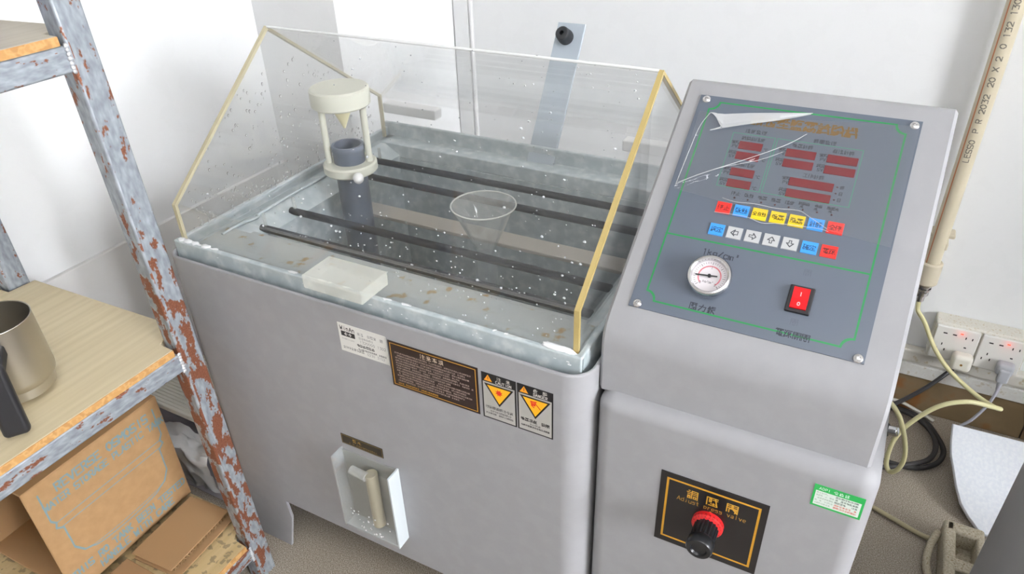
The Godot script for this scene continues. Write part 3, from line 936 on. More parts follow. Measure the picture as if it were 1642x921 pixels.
	centred(si, "O", Vector2(64, 138), 30, c8(250, 190, 190), 6)
	var rk := MB.new()
	var tl := on_slope(0.8567, 0.1058, 0.0102)
	var ml := on_slope(0.8567, 0.0932, 0.0062)
	var bl := on_slope(0.8567, 0.0806, 0.0082)
	var wx := UX * 0.018
	var n0 := -(ml - tl).cross(UX).normalized()
	var n1 := -(bl - ml).cross(UX).normalized()
	if n0.dot(nn) < 0: n0 = -n0
	if n1.dot(nn) < 0: n1 = -n1
	rk.quad(tl, tl + wx, ml + wx, ml, n0, n0, n0, n0, Vector2(0, 0), Vector2(1, 0), Vector2(1, 0.5), Vector2(0, 0.5))
	rk.quad(ml, ml + wx, bl + wx, bl, n1, n1, n1, n1, Vector2(0, 0.5), Vector2(1, 0.5), Vector2(1, 1), Vector2(0, 1))
	var e := Vector2(0.02, 0.02)
	var dn := -nn * 0.006
	for q in [[tl, tl + wx, su], [bl, bl + wx, -su]]:
		rk.quad(q[0], q[1], q[1] + dn, q[0] + dn, q[2], q[2], q[2], q[2], e, e, e, e)
	for q in [[Vector3(), -UX], [wx, UX]]:
		var o: Vector3 = q[0]
		rk.quad(tl + o, ml + o, ml + o + dn, tl + o + dn, q[1], q[1], q[1], q[1], e, e, e, e)
		rk.quad(ml + o, bl + o, bl + o + dn, ml + o + dn, q[1], q[1], q[1], q[1], e, e, e, e)
	put("rocker", rk, printed(si, 0.25), sw)

func film(cp: Node3D, nn: Vector3) -> void:
	var f := FastNoiseLite.new()
	f.seed = 3
	f.frequency = 14.0
	var mb := MB.new()
	var P := func(i: int, j: int) -> Vector3:
		var u := i / 60.0
		var w := j / 34.0
		var x := lerpf(0.683, 0.944, u)
		var top := lerpf(0.323, 0.346, u) 
		var low := lerpf(0.206, 0.180, u)
		var s := lerpf(low, top, w)
		var h := 0.0028 + 0.0016 * f.get_noise_2d(x * 2.0 + s * 3.0, s * 9.0) + 0.0006 * f.get_noise_2d(x * 30, s * 30)
		h += 0.0030 * exp(-pow((s - (0.211 + 0.70 * (x - 0.684))) / 0.0022, 2.0)) * clampf((0.84 - x) * 12, 0, 1)
		h += 0.0022 * exp(-pow((s - (0.211 + 0.58 * (x - 0.684))) / 0.0018, 2.0)) * clampf((0.80 - x) * 12, 0, 1)
		h += 0.006 * clampf((0.705 - x) / 0.02, 0, 1) * w
		return on_slope(x, s, maxf(h, 0.0031))
	for i in 60:
		for j in 34:
			var q := []
			for d in [[0, 0], [1, 0], [1, 1], [0, 1]]:
				var a: int = i + d[0]
				var b: int = j + d[1]
				var p: Vector3 = P.call(a, b)
				var dx: Vector3 = P.call(a + 1, b) - P.call(a - 1, b)
				var dy: Vector3 = P.call(a, b + 1) - P.call(a, b - 1)
				q.append([p, dx.cross(dy).normalized()])
			mb.quad(q[0][0], q[1][0], q[2][0], q[3][0], q[0][1], q[1][1], q[2][1], q[3][1])
	put("protective_film", mb, pane(c8(225, 228, 232, 0.025), 0.06), cp, "torn clear protective film")
	# the strip folded back on itself, milky where it is doubled
	mb = MB.new()
	var up := [Vector2(0.697, 0.3245), Vector2(0.705, 0.3242), Vector2(0.716, 0.3250), Vector2(0.745, 0.3310), Vector2(0.785, 0.3380), Vector2(0.822, 0.3435)]
	var dn := [Vector2(0.707, 0.3190), Vector2(0.711, 0.3120), Vector2(0.718, 0.3040), Vector2(0.753, 0.3160), Vector2(0.785, 0.3268), Vector2(0.822, 0.3425)]
	for i in 5:
		for k in 4:
			var a: Vector2 = up[i].lerp(dn[i], k / 4.0); var b: Vector2 = up[i + 1].lerp(dn[i + 1], k / 4.0)
			var c: Vector2 = up[i + 1].lerp(dn[i + 1], (k + 1) / 4.0); var d: Vector2 = up[i].lerp(dn[i], (k + 1) / 4.0)
			var h := func(p: Vector2) -> Vector3: return on_slope(p.x, p.y, 0.0068 + 0.0012 * f.get_noise_2d(p.x * 60, p.y * 60))
			var nq := ((h.call(b) - h.call(a)) as Vector3).cross(h.call(d) - h.call(a)).normalized()
			if nq.dot(nn) < 0: nq = -nq
			mb.quad(h.call(a), h.call(b), h.call(c), h.call(d), nq, nq, nq, nq)
	put("film_fold", mb, pane(c8(244, 246, 248, 0.5), 0.2), cp)
	mb = MB.new()
	var ridge := func(pp: Array, r: float) -> void:
		var l := []
		for p in pp: l.append(on_slope(p.x, p.y, 0.0062))
		mb.tube(l, r * 0.75, 5, 4)
	ridge.call([Vector2(0.697, 0.3245), Vector2(0.706, 0.3240), Vector2(0.709, 0.317), Vector2(0.712, 0.311), Vector2(0.716, 0.306), Vector2(0.713, 0.303), Vector2(0.704, 0.298)], 0.0009)
	ridge.call([Vector2(0.704, 0.298), Vector2(0.728, 0.3075), Vector2(0.753, 0.3165), Vector2(0.785, 0.3270), Vector2(0.820, 0.3415)], 0.0006)
	ridge.call([Vector2(0.684, 0.211), Vector2(0.707, 0.2295), Vector2(0.762, 0.2645), Vector2(0.801, 0.2915), Vector2(0.822, 0.312)], 0.0006)
	ridge.call([Vector2(0.686, 0.2145), Vector2(0.728, 0.2430), Vector2(0.774, 0.2640), Vector2(0.800, 0.281)], 0.0004)
	ridge.call([Vector2(0.697, 0.3245), Vector2(0.689, 0.300), Vector2(0.686, 0.255), Vector2(0.684, 0.211)], 0.0005)
	ridge.call([Vector2(0.746, 0.2035), Vector2(0.763, 0.2010), Vector2(0.786, 0.2030), Vector2(0.812, 0.2020), Vector2(0.837, 0.2045), Vector2(0.851, 0.199), Vector2(0.874, 0.187)], 0.0005)
	ridge.call([Vector2(0.742, 0.182), Vector2(0.780, 0.1835), Vector2(0.800, 0.1790), Vector2(0.821, 0.1825), Vector2(0.863, 0.1855), Vector2(0.876, 0.184)], 0.0005)
	put("film_crease", mb, pane(c8(240, 242, 244, 0.45), 0.15), cp)

# ---------------------------------------------------------------- labels and fittings on the front
func machine_stickers() -> void:
	var im := canvas(440, 250, c8(228, 228, 224))
	var ink := c8(44, 44, 48)
	write(im, "WinAn", Vector2(20, 22), 34, ink, 5, 0.16, 1.1)
	im.fill_rect(Rect2i(24, 66, 130, 42), c8(28, 28, 32))
	centred(im, "←→", Vector2(88, 87), 24, c8(228, 228, 224), 4, 0.6)
	scribble(im, Vector2(180, 40), 236, 24, c8(120, 120, 124), 2)
	scribble(im, Vector2(190, 78), 120, 18, c8(150, 150, 152), 2)
	write(im, "1320000 1302", Vector2(196, 108), 22, c8(100, 100, 104), 2, 0.3)
	scribble(im, Vector2(24, 128), 120, 12, c8(150, 150, 152), 1)
	scribble(im, Vector2(165, 146), 150, 22, ink, 3)
	scribble(im, Vector2(170, 182), 250, 14, c8(90, 90, 94), 2)
	scribble(im, Vector2(24, 200), 190, 20, c8(70, 70, 74), 2)
	write(im, "0230 3102", Vector2(250, 206), 20, c8(130, 130, 134), 2, 0.3)
	put("maker_label", plate(Vector3(0.2505, 0.653, 0.0), UX, DOWN, 0.0875, 0.052, 0.0008), printed(im), chamber, "white maker label with its right edge curling up")
	var mb := MB.new()
	var last := Vector3()
	for i in 6:
		var a := i / 5.0 * 1.2
		var p := Vector3(0.338 + 0.004 * sin(a), 0.0, 0.0008 + 0.004 * (1 - cos(a)))
		if i > 0:
			var nn := (p - last).cross(Vector3.UP).normalized()
			nn = nn if nn.z > 0 else -nn
			mb.flat(last + Vector3(0, 0.653, 0), p + Vector3(0, 0.653, 0), p + Vector3(0, 0.601, 0), last + Vector3(0, 0.601, 0), nn)
			mb.flat(last + Vector3(0, 0.653, -0.0004), p + Vector3(0, 0.653, -0.0004), p + Vector3(0, 0.601, -0.0004), last + Vector3(0, 0.601, -0.0004), -nn)
		last = p
	put("label_curl", mb, mat(c8(232, 232, 230), 0.5), chamber.get_node("maker_label"))

	im = canvas(900, 500, c8(42, 27, 26))
	var gold := c8(206, 152, 52)
	rect(im, Rect2(22, 22, 856, 456), gold, 7)
	centred(im, "注意事項", Vector2(450, 66), 44, c8(212, 196, 176), 5, 0.4)
	for r in 12:
		scribble(im, Vector2(64, 104 + r * 28), [760, 700, 740, 640, 752, 770, 560, 742, 700, 764, 690, 620][r], 15, c8(168, 152, 142), 1.8)
	scribble(im, Vector2(64, 446), 420, 16, gold, 2)
	put("notice_plate", plate(Vector3(0.342, 0.649, 0.0), UX, DOWN, 0.150, 0.083, 0.001), printed(im, 0.35), chamber, "dark brown notice plate with a gold border")

	for w in 2:
		im = canvas(318, 486, c8(24, 24, 28))
		im.fill_rect(Rect2i(12, 92, 294, 382), c8(176, 174, 170))
		var cx := 160.0
		var yel := c8(246, 182, 30)
		fill_tri(im, Vector2(62, 14), Vector2(22, 80), Vector2(100, 80), c8(246, 160, 30))
		line(im, Vector2(62, 36), Vector2(62, 62), c8(30, 28, 28), 5)
		centred(im, "注 意" if w == 0 else "危 險", Vector2(206, 30), 32, c8(214, 212, 206), 4, 0.5)
		centred(im, "CAUTION" if w == 0 else "DANGER", Vector2(206, 70), 26, c8(226, 224, 220), 4, 0.2)
		fill_tri(im, Vector2(24, 108), Vector2(296, 108), Vector2(cx, 324), c8(26, 24, 24))
		fill_tri(im, Vector2(50, 122), Vector2(270, 122), Vector2(cx, 298), yel)
		var red := c8(226, 50, 30)
		if w == 0:
			for i in 16:
				var a := TAU * i / 16
				line(im, Vector2(cx, 178), Vector2(cx, 178) + Vector2(cos(a), sin(a)) * (30 if i % 2 else 22), red, 6)
		else:
			for i in 5:
				line(im, Vector2(122 + i * 11, 146), Vector2(130 + i * 7, 186), red, 7)
			line(im, Vector2(120, 150), Vector2(172, 142), red, 7)
			line(im, Vector2(128, 190), Vector2(150, 206), red, 7)
			line(im, Vector2(160, 158), Vector2(206, 210), red, 6)
		scribble(im, Vector2(30, 346), 250, 26 if w == 0 else 30, c8(44, 42, 44), 3 if w == 0 else 5)
		scribble(im, Vector2(70, 388) if w == 0 else Vector2(110, 390), 190 if w == 0 else 100, 16, c8(70, 68, 70), 2)
		scribble(im, Vector2(30, 418), 250, 16, c8(60, 58, 60), 2 if w == 0 else 3)
		put("warning_sticker", plate(Vector3(0.4975 if w == 0 else 0.5525, 0.646, 0.0), UX, DOWN, 0.053, 0.081, 0.0006), printed(im, 0.35), chamber, "grey CAUTION sticker with a yellow triangle" if w == 0 else "grey DANGER sticker with a red hand in a yellow triangle")

	im = canvas(440, 110, c8(40, 34, 26))
	rect(im, Rect2(8, 8, 424, 94), c8(150, 122, 58), 4)
	centred(im, "鹽水液面", Vector2(220, 40), 34, c8(176, 140, 60), 4, 0.5)
	scribble(im, Vector2(60, 74), 320, 16, c8(140, 112, 54), 2)
	put("level_plate", plate(Vector3(0.2105, 0.4115, 0.0), UX, DOWN, 0.0865, 0.0215, 0.0008), printed(im), chamber, "small black and gold plate above the level window")

	# level window: an open clear box with a sight tube
	var lw := Node3D.new()
	lw.name = "level_window"
	chamber.add_child(lw)
	lw.set_meta("label", "clear acrylic level window box with a sight tube")
	mb = MB.new()
	mb.box(Vector3(0.2655, 0.2955, 0.029), Vector3(0.119, 0.170, 0.003), 0.0006)
	put("front_pane", mb, M.acrylic, lw)
	for sx in [0.2075, 0.3235]:
		mb = MB.new()
		mb.box(Vector3(sx, 0.2935, 0.0142), Vector3(0.004, 0.172, 0.028), 0.0008)
		put("side_strip", mb, pane(c8(232, 240, 244, 0.7 if sx > 0.3 else 0.2), 0.2), lw)
	mb = MB.new()
	mb.box(Vector3(0.2655, 0.212, 0.0142), Vector3(0.112, 0.004, 0.028), 0.0008)
	put("bottom_strip", mb, pane(c8(232, 240, 240, 0.45), 0.2), lw)
	mb = MB.new()
	mb.box(Vector3(0.2655, 0.293, 0.0015), Vector3(0.112, 0.166, 0.003))
	put("back_pane", mb, mat(c8(150, 152, 148), 0.5), lw)
	mb = MB.new()
	mb.cyl(Vector3(0.2755, 0.358, 0.014), Vector3(0.2755, 0.232, 0.014), 0.0110, 20, 0.001)
	put("sight_tube", mb, mat(c8(180, 174, 152), 0.35), lw)
	mb = MB.new()
	mb.cyl(Vector3(0.236, 0.352, 0.018), Vector3(0.271, 0.352, 0.020), 0.0085, 18, 0.001)
	put("tube_nipple", mb, pane(c8(232, 236, 234, 0.4), 0.1), lw)
	for i in 26:
		if i == 0: mb = MB.new()
		mb.blob(Vector3(rng.randf_range(0.225, 0.315), rng.randf_range(0.214, 0.262), 0.027), Vector3(0.001, 0.001, 0.0006) * rng.randf_range(0.8, 2.2), 4, 6)
	var ws := put("salt_specks", mb, M.salt, lw)
	ws.set_meta("kind", "stuff")

	# plate of the pressure valve
	im = canvas(548, 524, c8(30, 28, 30))
	rect(im, Rect2(40, 40, 468, 440), c8(204, 150, 40), 12)
	centred(im, "調壓閥", Vector2(276, 104), 54, c8(206, 156, 52), 6, 0.9)
	centred(im, "Adjust press valve", Vector2(276, 156), 27, c8(176, 132, 50), 3, 0.12)
	centred(im, "↓", Vector2(276, 188), 20, c8(196, 146, 50), 3)
	put("valve_plate", plate(Vector3(0.752, 0.558, -0.02), UX, DOWN, 0.137, 0.131, 0.0012), printed(im, 0.3), chamber, "black valve plate with a gold border")
	var vp := chamber.get_node("valve_plate")
	var kc := Vector3(0.8205, 0.492, -0.0188)
	var KB := Transform3D(Basis(UX, Vector3(0, 0, 1), DOWN), kc)
	var ri := canvas(512, 32, c8(214, 34, 36))
	for i in 24: write(ri, "12301230"[i % 8], Vector2(8 + i * 21, 8), 14, c8(120, 12, 18), 2)
	mb = MB.new()
	mb.lathe([Vector2(0.0205, 0.0), Vector2(0.0205, 0.006), Vector2(0.0185, 0.008), Vector2(0.0140, 0.009)], 40, KB)
	put("scale_ring", mb, printed(ri, 0.4), vp, "red scale ring")
	mb = MB.new()
	var kn := PackedVector2Array()
	for i in 72:
		var a := TAU * i / 72
		kn.append(Vector2(cos(a), sin(a)) * (0.0152 + 0.0007 * signf(sin(a * 18))))
	mb.extrude(kn, Transform3D(Basis(UX, Vector3(0, 1, 0), Vector3(0, 0, 1)), kc + Vector3(0, 0, 0.006)), 0.026, 0.001)
	mb.lathe([Vector2(0.0158, 0.031), Vector2(0.0172, 0.033), Vector2(0.0172, 0.044), Vector2(0.0155, 0.047), Vector2(0.0110, 0.047), Vector2(0.0095, 0.044), Vector2(0.0, 0.044)], 32, KB)
	put("valve_knob", mb, mat(c8(28, 30, 34), 0.3), vp, "black ribbed knob")

	im = canvas(330, 204, c8(38, 172, 84))
	im.fill_rect(Rect2i(16, 52, 298, 136), c8(222, 232, 226))
	centred(im, "ADPI", Vector2(70, 28), 22, c8(222, 240, 228), 3)
	centred(im, "合格證", Vector2(180, 28), 26, c8(222, 240, 228), 3, 0.4)
	for r in 5: scribble(im, Vector2(24, 62 + r * 25), 110 if r < 4 else 100, 12, c8(120, 150, 130), 1)
	for r in 5: scribble(im, Vector2(150, 60 + r * 25), 150, 15, c8(84, 100, 92) if r < 3 else c8(206, 96, 84), 2)
	put("green_label", plate(Vector3(0.930, 0.618, -0.02), UX, DOWN, 0.0545, 0.034, 0.0006), printed(im), chamber, "small green and white inspection label")

# ---------------------------------------------------------------- in the tank
func tank_contents() -> void:
	var rods := [[-0.155, "front one of the four dark rods lying across the tank, nearest the acrylic handle"], [-0.231, "second dark rod from the front, passing before the grey tower"], [-0.420, "third dark rod from the front, running just behind the grey tower"], [-0.495, "rearmost of the four dark rods lying across the tank"]]
	for r in rods:
		var o := thing("support_rod", r[1], "rod", Vector3(-0.045, 0.6715, r[0]), "rods across the tank")
		var mb := MB.new()
		mb.cyl(Vector3(0, 0, 0), Vector3(0.640, 0, 0), 0.0068, 14, 0.001)
		put("rod", mb, M.rod, o)
		mb = MB.new()
		mb.cyl(Vector3(0.012, 0.004, 0), Vector3(0.012, 0.030, 0), 0.0032, 10, 0.0006)
		put("locating_pin", mb, pane(c8(200, 204, 200, 0.35), 0.1), o, "short clear pin")
	var tw := thing("spray_tower", "grey pipe spray tower with a milky collar and cap standing in the tank", "spray tower", Vector3(0.034, 0.306, -0.325))
	var mb := MB.new()
	mb.lathe([Vector2(0.0, -0.127), Vector2(0.0290, -0.127), Vector2(0.0290, 0.464), Vector2(0.0305, 0.466), Vector2(0.0305, 0.474), Vector2(0.0295, 0.476), Vector2(0.0250, 0.476), Vector2(0.0245, 0.470), Vector2(0.0245, -0.12), Vector2(0.0, -0.12)], 40)
	put("pipe", mb, M.pvc, tw)
	mb = MB.new()
	mb.lathe([Vector2(0.0292, 0.424), Vector2(0.047, 0.424), Vector2(0.050, 0.427), Vector2(0.050, 0.440), Vector2(0.047, 0.443), Vector2(0.0292, 0.443)], 48)
	put("collar", mb, M.milky, tw)
	for p in [Vector2(-0.030, 0.022), Vector2(0.034, -0.016)]:
		mb = MB.new()
		mb.cyl(Vector3(p.x, 0.440, p.y), Vector3(p.x, 0.553, p.y), 0.0060, 14, 0.0006)
		put("post", mb, M.milky, tw)
	mb = MB.new()
	mb.lathe([Vector2(0.0, 0.550), Vector2(0.050, 0.550), Vector2(0.053, 0.553), Vector2(0.053, 0.580), Vector2(0.050, 0.583), Vector2(0.0, 0.583)], 48)
	put("cap", mb, M.milky, tw)
	mb = MB.new()
	mb.lathe([Vector2(0.0, 0.506), Vector2(0.002, 0.507), Vector2(0.021, 0.550)], 28)
	put("deflector_cone", mb, M.cone, tw, "yellowish cone pointing down")
	mb = MB.new()
	mb.cyl(Vector3(0.036, 0.433, 0.030), Vector3(0.046, 0.433, 0.038), 0.004, 12)
	mb.blob(Vector3(0.050, 0.433, 0.041), Vector3(0.010, 0.0105, 0.010), 8, 12)
	put("clamp_screw", mb, M.white, tw, "white round screw head")

	var fn := thing("collection_funnel", "small clear plastic funnel standing among the dark rods", "funnel", Vector3(0.345, 0.640, -0.283))
	mb = MB.new()
	mb.lathe([Vector2(0.0135, 0.0), Vector2(0.0150, 0.014), Vector2(0.0480, 0.0860), Vector2(0.0550, 0.0985), Vector2(0.0535, 0.0990), Vector2(0.0465, 0.0870), Vector2(0.0130, 0.016), Vector2(0.0115, 0.0)], 48, Transform3D(), 0.9)
	put("cone", mb, pane(c8(216, 218, 214, 0.12), 0.08), fn)
	mb = MB.new()
	for i in 49:
		var a := TAU * i / 48
		var q := Vector3(cos(a) * 0.0545, 0.0990, sin(a) * 0.0545)
		if i > 0: mb.cyl(mb.get_meta("p") if mb.has_meta("p") else q, q, 0.0015, 6)
		mb.set_meta("p", q)
	put("rim", mb, pane(c8(226, 228, 224, 0.65), 0.1), fn)
	var cy := thing("measuring_cylinder", "slim clear cylinder under the funnel in the dark tank", "cylinder", Vector3(0.345, 0.306, -0.283))
	mb = MB.new()
	mb.lathe([Vector2(0.0, -0.127), Vector2(0.020, -0.127), Vector2(0.020, 0.338), Vector2(0.0185, 0.338), Vector2(0.0185, -0.123), Vector2(0.0, -0.123)], 28)
	put("glass_tube", mb, pane(c8(206, 212, 216, 0.10), 0.05), cy)
	mb = MB.new()
	mb.lathe([Vector2(0.0, -0.127), Vector2(0.034, -0.127), Vector2(0.034, -0.121), Vector2(0.021, -0.117)], 28)
	put("foot", mb, pane(c8(206, 212, 216, 0.3), 0.1), cy)
	set_base(tw, -0.127)
	set_base(cy, -0.127)

func set_base(o: Node3D, dy: float) -> void:
	o.position.y += dy
	for c in o.get_children(): c.position.y -= dy

# ---------------------------------------------------------------- rack
func rust_steel(rust: float, sd: int) -> StandardMaterial3D:
	# galvanised steel: mottled zinc with rust patches of their own outline
	var w := 64
	var h := 1024
	var im := canvas(w, h, Color.WHITE)
	var a := FastNoiseLite.new(); a.seed = sd; a.frequency = 0.06; a.fractal_octaves = 4
	var b := FastNoiseLite.new(); b.seed = sd + 1; b.frequency = 0.14; b.fractal_octaves = 3
	var c := FastNoiseLite.new(); c.seed = sd + 2; c.frequency = 0.25
	for y in h:
		for x in w:
			var zinc := 0.5 + 0.5 * b.get_noise_2d(x * 0.8, y * 0.45)
			var col := c8(128, 134, 142).lerp(c8(186, 193, 201), zinc)
			var t := a.get_noise_2d(x * 0.9, y * 0.55) + 0.30 * c.get_noise_2d(x, y)
			# the foot of the post (y = 0 in the image) has rusted most
			var m := 1.75 * y / h
			var lim := 0.46 - rust * 0.3
			if rust > 0.5:
				lim = 0.14 if m < 0.22 else (lerpf(0.14, 0.0, (m - 0.22) / 0.15) if m < 0.37 else (0.0 if m < 0.62 else lerpf(0.0, 0.40, clampf((m - 0.62) / 0.2, 0, 1))))
			if t > lim:
				col = c8(118, 72, 52).lerp(c8(152, 98, 74), clampf(0.5 + c.get_noise_2d(x * 2, y * 2), 0, 1))
			elif t > lim - 0.03:
				col = col.lerp(c8(120, 92, 84), 0.5)
			im.set_pixel(x, y, col)
	var m := printed(im, 0.5)
	m.metallic = 0.5
	return m

func tube_bar(mb: MB, c: Vector3, s: Vector3, b := Basis()) -> void:
	mb.box(c, s, 0.003, 2, b)

func rack() -> void:
	var r := thing("steel_rack", "rusty galvanised steel rack with plywood shelves at the left", "rack", Vector3(0.005, 0, 0.052))
	r.rotation.z = deg_to_rad(1.8)
	var post := rust_steel(0.72, 4)
	var beam := rust_steel(0.10, 14)
	var cleaner := rust_steel(0.03, 24)
	for p in [Vector2(-0.0165, 0.020), Vector2(-0.470, 0.020), Vector2(-0.0165, 0.86), Vector2(-0.470, 0.86)]:
		var mb := MB.new()
		# each face takes the strip of texture along its height
		var hw := 0.0155
		var hd := 0.020
		var H := 1.75
		var rd := 0.004
		var outl := []
		for q in [[1, 1, 0.0], [-1, 1, PI / 2], [-1, -1, PI], [1, -1, 1.5 * PI]]:
			for k in 4:
				var a: float = q[2] + PI / 2 * k / 3
				outl.append([Vector2(q[0] * (hw - rd) + cos(a) * rd, q[1] * (hd - rd) + sin(a) * rd), Vector2(cos(a), sin(a))])
		var per := 0.0
		for i in outl.size():
			var A = outl[i]
			var B = outl[(i + 1) % outl.size()]
			var l: float = A[0].distance_to(B[0])
			var f := func(q: Array, y: float) -> Vector3: return Vector3(p.x + q[0].x, y, p.y + q[0].y)
			var g := func(q: Array) -> Vector3: return Vector3(q[1].x, 0, q[1].y)
			var u0 := per / 0.075
			var u1 := (per + l) / 0.075
			mb.quad(f.call(A, 0.0), f.call(B, 0.0), f.call(B, H), f.call(A, H), g.call(A), g.call(B), g.call(B), g.call(A), Vector2(u0, 0.01), Vector2(u1, 0.01), Vector2(u1, 0.99), Vector2(u0, 0.99))
			per += l
		mb.box(Vector3(p.x, H - 0.001, p.y), Vector3(hw * 2 - 0.004, 0.003, hd * 2 - 0.004))
		put("post", mb, post if p.x > -0.1 else cleaner, r)
	for y in [0.5500, 1.0350, 0.0800, 1.55]:
		var m2: Material = beam if y < 0.9 and y > 0.2 else (post if y < 0.2 else cleaner)
		for x in [-0.0165, -0.470]:
			var mb := MB.new()
			beam_box(mb, Vector3(x, y, 0.440), Vector3(0.030, 0.034, 0.80), 2)
			put("beam", mb, m2, r)
		for z in [0.020, 0.86]:
			var mb := MB.new()
			beam_box(mb, Vector3(-0.243, y, z), Vector3(0.422, 0.034, 0.034), 0)
			put("beam", mb, m2, r)
		# weld beads where beam meets post
		var wd := MB.new()
		for k in 7:
			wd.blob(Vector3(-0.001, y - 0.016 + k * 0.0055, 0.0405), Vector3(0.0022, 0.0034, 0.0034), 4, 7, 0.25, rng)
		put("weld", wd, mat(c8(206, 208, 212), 0.45, 0.4), r)
		# board, notched round the corner posts
		var z0 := -0.004
		var pl := PackedVector2Array([Vector2(-0.003, 0.84), Vector2(-0.003, 0.047), Vector2(-0.036, 0.044), Vector2(-0.044, 0.028), Vector2(-0.090, z0), Vector2(-0.445, z0), Vector2(-0.449, 0.045), Vector2(-0.488, 0.045), Vector2(-0.488, 0.84)])
		var bd := MB.new()
		bd.extrude(pl, Transform3D(Basis(UX, Vector3(0, 0, 1), DOWN), Vector3(0, y + 0.0295, 0)), 0.0125, 0.0006)
		put("shelf_board", bd, board(y), r)
		var eg := MB.new()
		eg.box(Vector3(-0.0022, y + 0.0233, 0.4435), Vector3(0.0012, 0.0115, 0.793))
		put("ply_edge", eg, ply(), r.get_node(NodePath(str(r.get_child(-1).name))))

func beam_box(mb: MB, c: Vector3, s: Vector3, ax: int) -> void:
	var k := mb.v.size()
	mb.box(c, s, 0.0035, 2)
	# run the texture along the bar
	for i in range(k, mb.v.size()):
		var p := mb.v[i] - c
		var o := p.y + (p.z if ax == 0 else p.x) * 0.7
		mb.t[i] = Vector2(o / 0.06 + 0.5, p[ax] / 1.6 + 0.5)

func board(y: float) -> StandardMaterial3D:
	var key := "board%d" % int(y * 100)
	if not M.has(key):
		var im := canvas(512, 512, Color.WHITE)
		var f := FastNoiseLite.new(); f.seed = 31 + int(y * 10); f.frequency = 0.03; f.fractal_octaves = 4
		var g := FastNoiseLite.new(); g.seed = 5; g.frequency = 0.012; g.fractal_octaves = 5
		var old := y < 0.2
		for j in 512:
			for i in 512:
				var t := 0.5 + 0.5 * f.get_noise_2d(i * 1.6, j * 0.06)
				var col := c8(204, 188, 152).lerp(c8(224, 210, 178), t)
				if y > 0.9: col = c8(196, 186, 166).lerp(c8(212, 203, 184), t)
				if old:
					col = c8(190, 166, 120).lerp(c8(212, 190, 146), t)
					if g.get_noise_2d(i * 3, j * 3) > 0.22: col = col.lerp(c8(112, 100, 80), 0.5)
				im.set_pixel(i, j, col)
		var m := mat(Color.WHITE, 0.42)
		m.albedo_texture = ImageTexture.create_from_image(im)
		m.uv1_scale = Vector3(2.2, 2.2, 1)
		M[key] = m
	return M[key]

func ply() -> StandardMaterial3D:
	if not M.has("ply"):
		M.ply = triplanar(mat(Color.WHITE, 0.6), noise_tex(0.04, [c8(176, 130, 76), c8(200, 158, 104), c8(186, 140, 84)], [0.3, 0.5, 0.7], 256, FastNoiseLite.TYPE_SIMPLEX, 3, 8), 4.0)
	return M.ply

